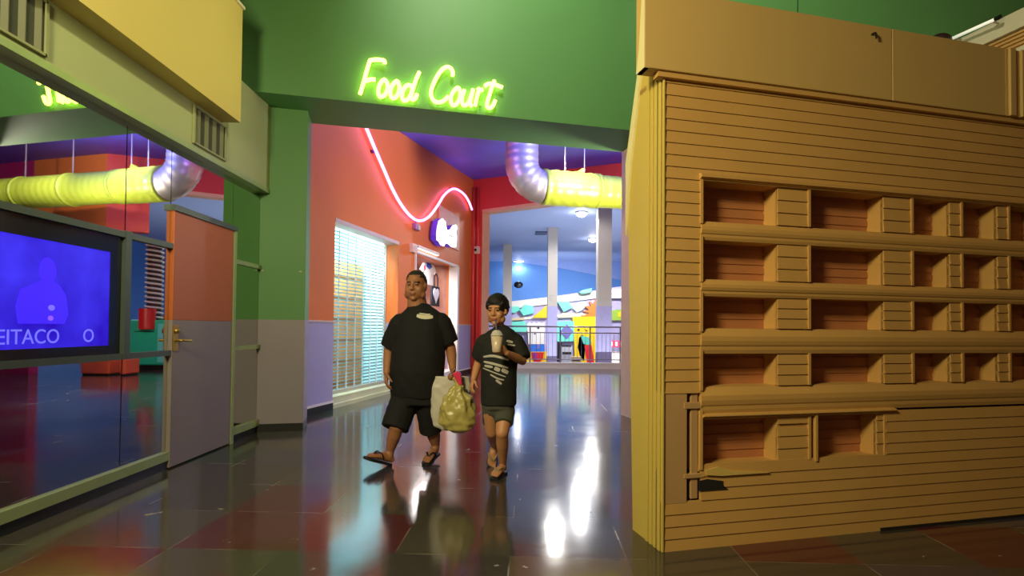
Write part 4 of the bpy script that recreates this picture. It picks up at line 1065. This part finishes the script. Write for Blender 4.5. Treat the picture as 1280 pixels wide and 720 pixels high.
cut([(213,360),(232,346),(248,356),(264,346),(280,356),(298,346),(316,356),(336,346),(340,500),(225,500)], WHT2, 'white scalloped cut-out figure left of the middle column', [('eye', [(285,384),(300,380),(300,392),(288,394)], BLK2), ('nose', [(262,424),(278,424),(270,434)], BLK2)])
cut([(255,458),(330,456),(334,552),(236,552),(240,490)], BLU2, 'blue cut-out jacket shape under the white figure', [('dark_patch', [(290,480),(310,476),(300,530),(280,540)], LAV2)], d=.1)
cut([(245,556),(332,556),(326,600),(298,630),(268,630),(250,596)], RED2, 'red rounded cut-out below the blue jacket shape', [('purple_patch', [(255,558),(285,558),(282,612),(262,606)], PUR2)], d=.12)
cut([(210,550),(352,552),(352,632),(210,632)], YEL2, 'yellow cut-out block behind the red rounded shape')
cut([(108,345),(200,340),(225,400),(200,420),(108,412)], TEAL, 'large teal cut-out behind the boy shoulder')
cut([(108,320),(200,316),(190,332),(108,336)], cm('cut_sand', (226, 206, 160)), 'thin sand coloured cut-out strip at the left')
cut([(460,282),(600,290),(585,312),(430,318)], cm('cut_cream', (236, 226, 190)), 'cream cut-out strip left of the orange sunburst')
cut([(795,268),(874,255),(874,335),(795,336)], LIM2, 'lime green cut-out band right of the right column', [('spot', [(845,285),(870,270),(874,310),(850,312)], YEL2)])
cut([(690,355),(705,352),(705,632),(690,632)], WHT2, 'tall white cut-out strip right of the yellow face', d=.16)
# stall fronts seen through the rail
def stall(px0, px1, py0, py1, m, nm, lab, cat, y=27.0, dep=.5, parts=()):
    a = AT(px0, py1, y); c = AT(px1, py0, y)
    r = thing(nm, lab, cat, ((a.x+c.x)/2, y+dep/2, -1.7))
    b = BM(); box(b, a.x, c.x, y, y+dep, -1.7, c.z); obj('body', b, m, r, bevel=.01)
    for n2, x0, x1, y0, y1, mm in parts:
        e = AT(x0, y1, y); f = AT(x1, y0, y); b = BM(); box(b, e.x, f.x, y-.03, y, e.z, f.z); obj(n2, b, mm, r)
stall(702, 714.5, 433, 456, mat('stall_white', (236, 236, 240), .4), 'menu_stand', 'white menu stand with a dark edge behind the railing', 'stand', parts=(('dark_band', 702, 714, 431.5, 433.5, BLK2), ('dark_gap', 703, 714, 440, 443, BLK2)))
stall(763.5, 900, 441, 458, mat('counter_white', (240, 230, 222), .4), 'food_counter', 'white food counter at the right end of the railing', 'counter', parts=(('front_panel', 765, 898, 443, 456, emis('counter_glow', (255, 246, 236), 1.2)),))  # glowing front, added and extended out of view to brighten the mirrored floor
a = AT(762, 434, 27.0); c = AT(900, 427, 27.0)
r = thing('counter_sign', 'pinkish red lettered strip sign above the white food counter', 'sign', ((a.x+c.x)/2, 27.2, a.z))
b = BM(); box(b, a.x, c.x, 27.1, 27.25, a.z, c.z); obj('panel', b, emis('counter_sign_glow', (240, 70, 110), 1.0), r)
b = BM()
for k in range(22):
    x0 = a.x + (c.x-a.x)*(k+.2)/22; b = BM(); box(b, x0, x0+(c.x-a.x)*.02, 27.07, 27.1, a.z+.06, c.z-.06)
    obj('white_mark', b, emis('sign_marks', (255, 230, 236), 1.2), r)
b = BM(); e = AT(766, 440, 27.0); ct_ = AT(900, 441, 27).z + .01; box(b, e.x, e.x+.05, 27.15, 27.2, ct_, a.z); e2 = AT(890, 440, 27.0); box(b, e2.x, e2.x+.05, 27.15, 27.2, ct_, a.z); obj('post', b, STEEL, r)
stall(713, 727, 446, 458, mat('stall_sand', (222, 196, 140), .5), 'snack_crate', 'sand coloured crate between the menu stand and red shape', 'crate', y=27.5, parts=(('crate_slot', 715, 725, 449, 451, BLK2),))

# columns
COLM = mat('column_white', (200, 194, 184), .5, var=.03); COLL = mat('column_lavender', (176, 172, 216), .5)
for px, wpx, top, lab in ((754.5, 17, 258, 'nearest and tallest white square column on the right'), (690, 12, 285, 'middle white square column behind the railing'), (634, 11, 306, 'farthest white column, just above the boy head')):
    y = (ZC2 - CAMH)*700/(410 + .0091*(px-640) - top)
    x = AT(px, 400, y).x; w = wpx/700*y/2
    r = thing('square_column', lab, 'column', (x, y, -1.7), 'white columns of the food court')
    zs = AT(px, 383, y).z
    b = BM(); box(b, x-w, x+w, y-w, y+w, zs, ZC2); obj('shaft', b, COLM, r)
    b = BM(); box(b, x-w*1.02, x+w*1.02, y-w*1.02, y+w*1.02, -1.7, zs); obj('lower_cladding', b, COLL, r)
    b = BM(); cyl(b, (x, y-w, zs+.35), .10, .04, (0, -1, 0), 16); obj('round_plate', b, COLM, r)

# railing on a low kerb
YR = 16.7
a = G(600, 462); 
xr0 = -2.2; xr1 = 6.0
bm = BM(); box(bm, xr0, xr1, YR, YR+.22, 0, .14); box(bm, xr0, xr1, YR-.03, YR+.25, .14, .18)
struct('trim_6', bm, WHITE, 'low white kerb under the railing', 'trim')
rl = thing('railing', 'thin grey metal railing on the white kerb at the end of the corridor', 'railing', ((xr0+xr1)/2, YR+.1, .18))
RM = mat('railing_metal', (150, 146, 160), .35, metal=.6)
for z, rr in ((1.25, .022), (1.07, .016), (.27, .014)):
    b = BM(); tube(b, [(xr0, YR+.1, z), (xr1, YR+.1, z)], rr, 8); obj('rail', b, RM, rl, smooth=True)
for k in range(10):
    x = xr0 + .05 + (xr1-xr0-.1)*k/9
    b = BM(); tube(b, [(x, YR+.1, .18), (x, YR+.1, 1.25)], .02, 8); obj('post', b, RM, rl, smooth=True)
b = BM()
for k in range(66):
    x = xr0 + .1 + (xr1-xr0-.2)*k/65; tube(b, [(x, YR+.1, .27), (x, YR+.1, 1.07)], .006, 5)
obj('balusters', b, RM, rl)['kind'] = 'stuff'

# recessed lamps
for px, py, rr, s, lab in ((727, 265, .19, 40, 'brightest round recessed lamp in the blue ceiling'), (741, 298, .20, 30, 'round recessed lamp lower down beside the right column'), (648.5, 326, .30, 8, 'flat looking recessed lamp between the two left columns')):
    p = hit(px, py, (0, 0, ZC2), (0, 0, 1))
    r = thing('recessed_lamp', lab, 'lamp', p, 'recessed lamps in the food court ceiling')
    b = BM(); cyl(b, p - Vector((0,0,.05)), rr*1.2, .05, (0,0,1), 20); obj('trim_ring', b, WHITE, r, smooth=False)
    b = BM(); ball(b, p - Vector((0,0,.06)), (rr, rr, .13 if s > 10 else .02), 16); obj('bulb', b, emis('lamp_glow_%d' % s, (255, 252, 246), s), r, smooth=True)
p = hit(677, 291, (0, 0, ZC2), (0, 0, 1)); r = thing('ceiling_grille', 'small dark grille in the blue ceiling left of the middle column', 'vent', p)
b = BM(); box(b, p.x-.3, p.x+.25, p.y-.4, p.y+.4, ZC2-.04, ZC2); obj('frame', b, mat('grille_dark', (70, 84, 120), .6), r)
p = AT(648, 356, 35.5); r = thing('security_camera', 'small dark dome camera on the blue back wall', 'camera', p)
b = BM(); ball(b, p, (.3, .2, .22), 14); obj('dome', b, BLACK, r, smooth=True); b = BM(); tube(b, [p + Vector((0,0,.1)), p + Vector((0, 1.38, .1))], .06, 8); obj('arm', b, BLACK, r)

# machine and seats hidden on the right, seen in the mirrored glass
def mirr(px, py, y):                        # a point at depth y whose reflection shows at this pixel
    p = AT(px, py, y); return Vector((2*XL - p.x, p.y, p.z))
ym = 15.0
a = mirr(160, 468, ym); c = mirr(207, 400, ym)
mx0, mx1 = min(a.x, c.x), max(a.x, c.x); mz = c.z
tm = thing('amusement_machine', 'teal cabinet machine with red drum and white spring column, mirrored in the glass', 'machine', ((mx0+mx1)/2, ym+.4, 0))
TE = mat('machine_teal', (40, 190, 150), .4, var=.05); TE2 = mat('machine_pale_teal', (110, 214, 214), .4)
xm = (mx0+mx1)/2
b = BM(); box(b, mx0, mx1, ym, ym+.8, .12, mz); obj('cabinet', b, TE, tm, bevel=.05)
b = BM(); box(b, mx0+.02, mx0+.2, ym-.02, ym, .2, mz-.1); obj('side_stripe', b, TE2, tm)
b = BM(); box(b, mx0+.05, mx1-.05, ym+.05, ym+.75, 0, .12); obj('plinth', b, BLACK, tm)
b = BM(); box(b, mx0+.3, mx1-.15, ym-.015, ym, mz-.32, mz-.3); obj('slot_line', b, BLACK, tm)
b = BM(); cyl(b, (xm, ym-.02, mz-.25), .2, .55, (0,0,1), 24); obj('red_drum', b, mat('drum_red', (206, 34, 34), .35), tm, smooth=False)
zt = mirr(182, 305, ym).z
b = BM(); cyl(b, (xm, ym+.25, mz), .17, zt-mz, (0,0,1), 20); obj('spring_core', b, mat('spring_dark', (60, 30, 30), .6), tm)
b = BM(); nturn = 16
tube(b, [(xm + .2*math.cos(2*math.pi*k/14), ym+.25 + .2*math.sin(2*math.pi*k/14), mz + (zt-mz)*k/(14*nturn)) for k in range(14*nturn+1)], .028, 6); obj('spring_coil', b, WHITE, tm, smooth=True)
b = BM(); box(b, mx0+.02, mx1+.1, ym+.82, ym+.92, .0, mz+.12); scr2 = obj('backboard', b, mat('machine_orange', (226, 110, 60), .5), tm)
for px0, px1, lab in ((101, 137, 'wide coral block seat, seen mirrored in the shop glass'), (149, 157, 'narrow coral block seat beside the teal machine, seen mirrored in the glass')):
    a = mirr(px0, 469, 13.2); c = mirr(px1, 456, 13.2)
    x0, x1 = min(a.x, c.x), max(a.x, c.x)
    r = thing('block_seat', lab, 'seat', ((x0+x1)/2, 13.45, 0), 'coral block seats')
    b = BM(); box(b, x0, x1, 13.2, 13.7, .03, .40); obj('block', b, mat('coral_vinyl', (232, 96, 58), .45), r, bevel=.03)
    b = BM(); box(b, x0+.03, x1-.03, 13.23, 13.67, 0, .03); obj('foot', b, BLACK, r)

# ------------------------------------------------------------------ lights
def area(name, loc, target, size, power, col, spread=None, shape='DISK'):
    l = bpy.data.lights.new(name, 'AREA'); l.energy = power; l.color = col; l.shape = shape; l.size = size
    if spread: l.spread = spread
    o = bpy.data.objects.new(name, l); COL.objects.link(o); o.location = loc
    o.rotation_euler = (Vector(target) - Vector(loc)).to_track_quat('-Z', 'Y').to_euler(); return o
def spot(name, loc, target, power, col, ang=60, blend=.5, r=.08):
    l = bpy.data.lights.new(name, 'SPOT'); l.energy = power; l.color = col; l.spot_size = R(ang); l.spot_blend = blend; l.shadow_soft_size = r
    o = bpy.data.objects.new(name, l); COL.objects.link(o); o.location = loc
    o.rotation_euler = (Vector(target) - Vector(loc)).to_track_quat('-Z', 'Y').to_euler(); return o
def point(name, loc, power, col, r=.1):
    l = bpy.data.lights.new(name, 'POINT'); l.energy = power; l.color = col; l.shadow_soft_size = r
    o = bpy.data.objects.new(name, l); COL.objects.link(o); o.location = loc; return o
WARM = (1.0, .86, .55)
area('hall_lamp', (-1.7, .2, 3.3), (.2, 4.0, 1.4), .8, 190, (1, .88, .5))
spot('left_wall_fill', (1.6, 2.2, 5.6), (-2.7, 3.7, 3.8), 580, (1, .93, .62), 50, .8, .2)  # unseen spot added to brighten the yellow bulkhead and left wall
spot('header_lamp', (-.1, 4.0, 6.8), (.0, 6.6, 5.0), 480, (1, .95, .75), 80, .9, .2)
spot('right_header_fill', (2.2, 3.6, 6.9), (4.6, 7.8, 5.6), 560, (1, .93, .7), 90, .9, .2)  # second spot added out of view to lift the header right of the kiosk
spot('duct_lamp', (AT(708, 200, 9.3).x, 9.28, 4.55), (AT(712, 222, 9.75).x, 9.80, 4.22), 230, (1, .98, .9), 56, .9, .05)
spot('duct_wash', (AT(705, 200, 8.6).x, 8.5, 4.6), (AT(735, 222, 9.75).x, 9.9, 4.1), 30, (.95, 1, .85), 84, .7, .06)
area('corridor_violet', (1.9, 8.5, 3.95), (1.5, 9.2, 5.0), .8, 170, (.28, .30, 1.0))
area('corridor_violet', (-1.2, 8.2, 3.9), (-1.0, 9.0, 5.0), .5, 34, (.45, .25, 1.0))
area('corridor_fill', (2.4, 8.6, 2.6), (-1.4, 11.0, 2.7), .9, 145, (1, .88, .74))  # added fill, hidden behind the kiosk, brightens the orange wall
spot('right_wall_fill', (2.6, 8.5, 4.4), (5.2, 13.2, 3.9), 420, (1, .88, .72), 80, .8, .05)  # unseen spot put in so the hidden right wall shows in the mirror
area('food_court_uplight', (3, 22, .2), (3, 22.5, 6), 8, 330, (.9, .95, 1.0))  # upward area light added to brighten the ceiling, no fitting there
area('back_wall_wash', (3, 33.5, 1.4), (3, 37, 3.2), 7, 240, (.9, .95, 1.0))  # unseen area light added to lift the blue back wall
for k_, (px_, py_) in enumerate(((727, 265), (741, 298), (648.5, 326))):
    p_ = hit(px_, py_, (0, 0, ZC2), (0, 0, 1)) - Vector((0, 0, .28)); spot('recessed_light', p_, p_ - Vector((0, 0, 1)), (380, 380, 60)[k_], (1, .97, .94), 174, .3, .14); point('recessed_glow', p_ - Vector((0, 0, .1)), 14, (1, .97, .94), .12)
p_ = Vector((1.45, 18.3, ZC2-.1)); spot('recessed_light', p_, p_ - Vector((0, 0, 1)), 260, (1, .97, .9), 172, .3, .2)
spot('mural_lamp', (4.2, 27, 5.3), (3.5, 32, 1.0), 1900, (1, .97, .92), 110, .8, .15)
spot('food_court_side_fill', (8.0, 17.5, 5.3), (8.0, 17, 0), 500, (.95, .97, 1.0), 150, .6, .15)  # added out of view to brighten what the mirrored glass reflects
area('grille_shop_lamp', FO.P((tS0+tS1)/2, -.43, 3.1), FO.P((tS0+tS1)/2, -1.2, 1.0), .25, 200, (.86, .98, 1.0))
area('display_lamp', FO.P((tD0+tD1)/2, -.35, 2.68), FO.P((tD0+tD1)/2, -.7, 1.2), .6, 80, (1, .95, .9))
w = bpy.data.worlds.new('world'); SC.world = w; w.use_nodes = True
bg = w.node_tree.nodes['Background']; bg.inputs[0].default_value = (1.0, .50, .34, 1); bg.inputs[1].default_value = .06
SC.view_settings.view_transform = 'Standard'; SC.view_settings.look = 'None'; SC.view_settings.gamma = 1; SC.view_settings.exposure = 0
SC.view_settings.use_curve_mapping = False
SC.cycles.use_denoising = True
SC.cycles.max_bounces = 8; SC.cycles.glossy_bounces = 5; SC.cycles.diffuse_bounces = 4
SC.cycles.sample_clamp_indirect = 6
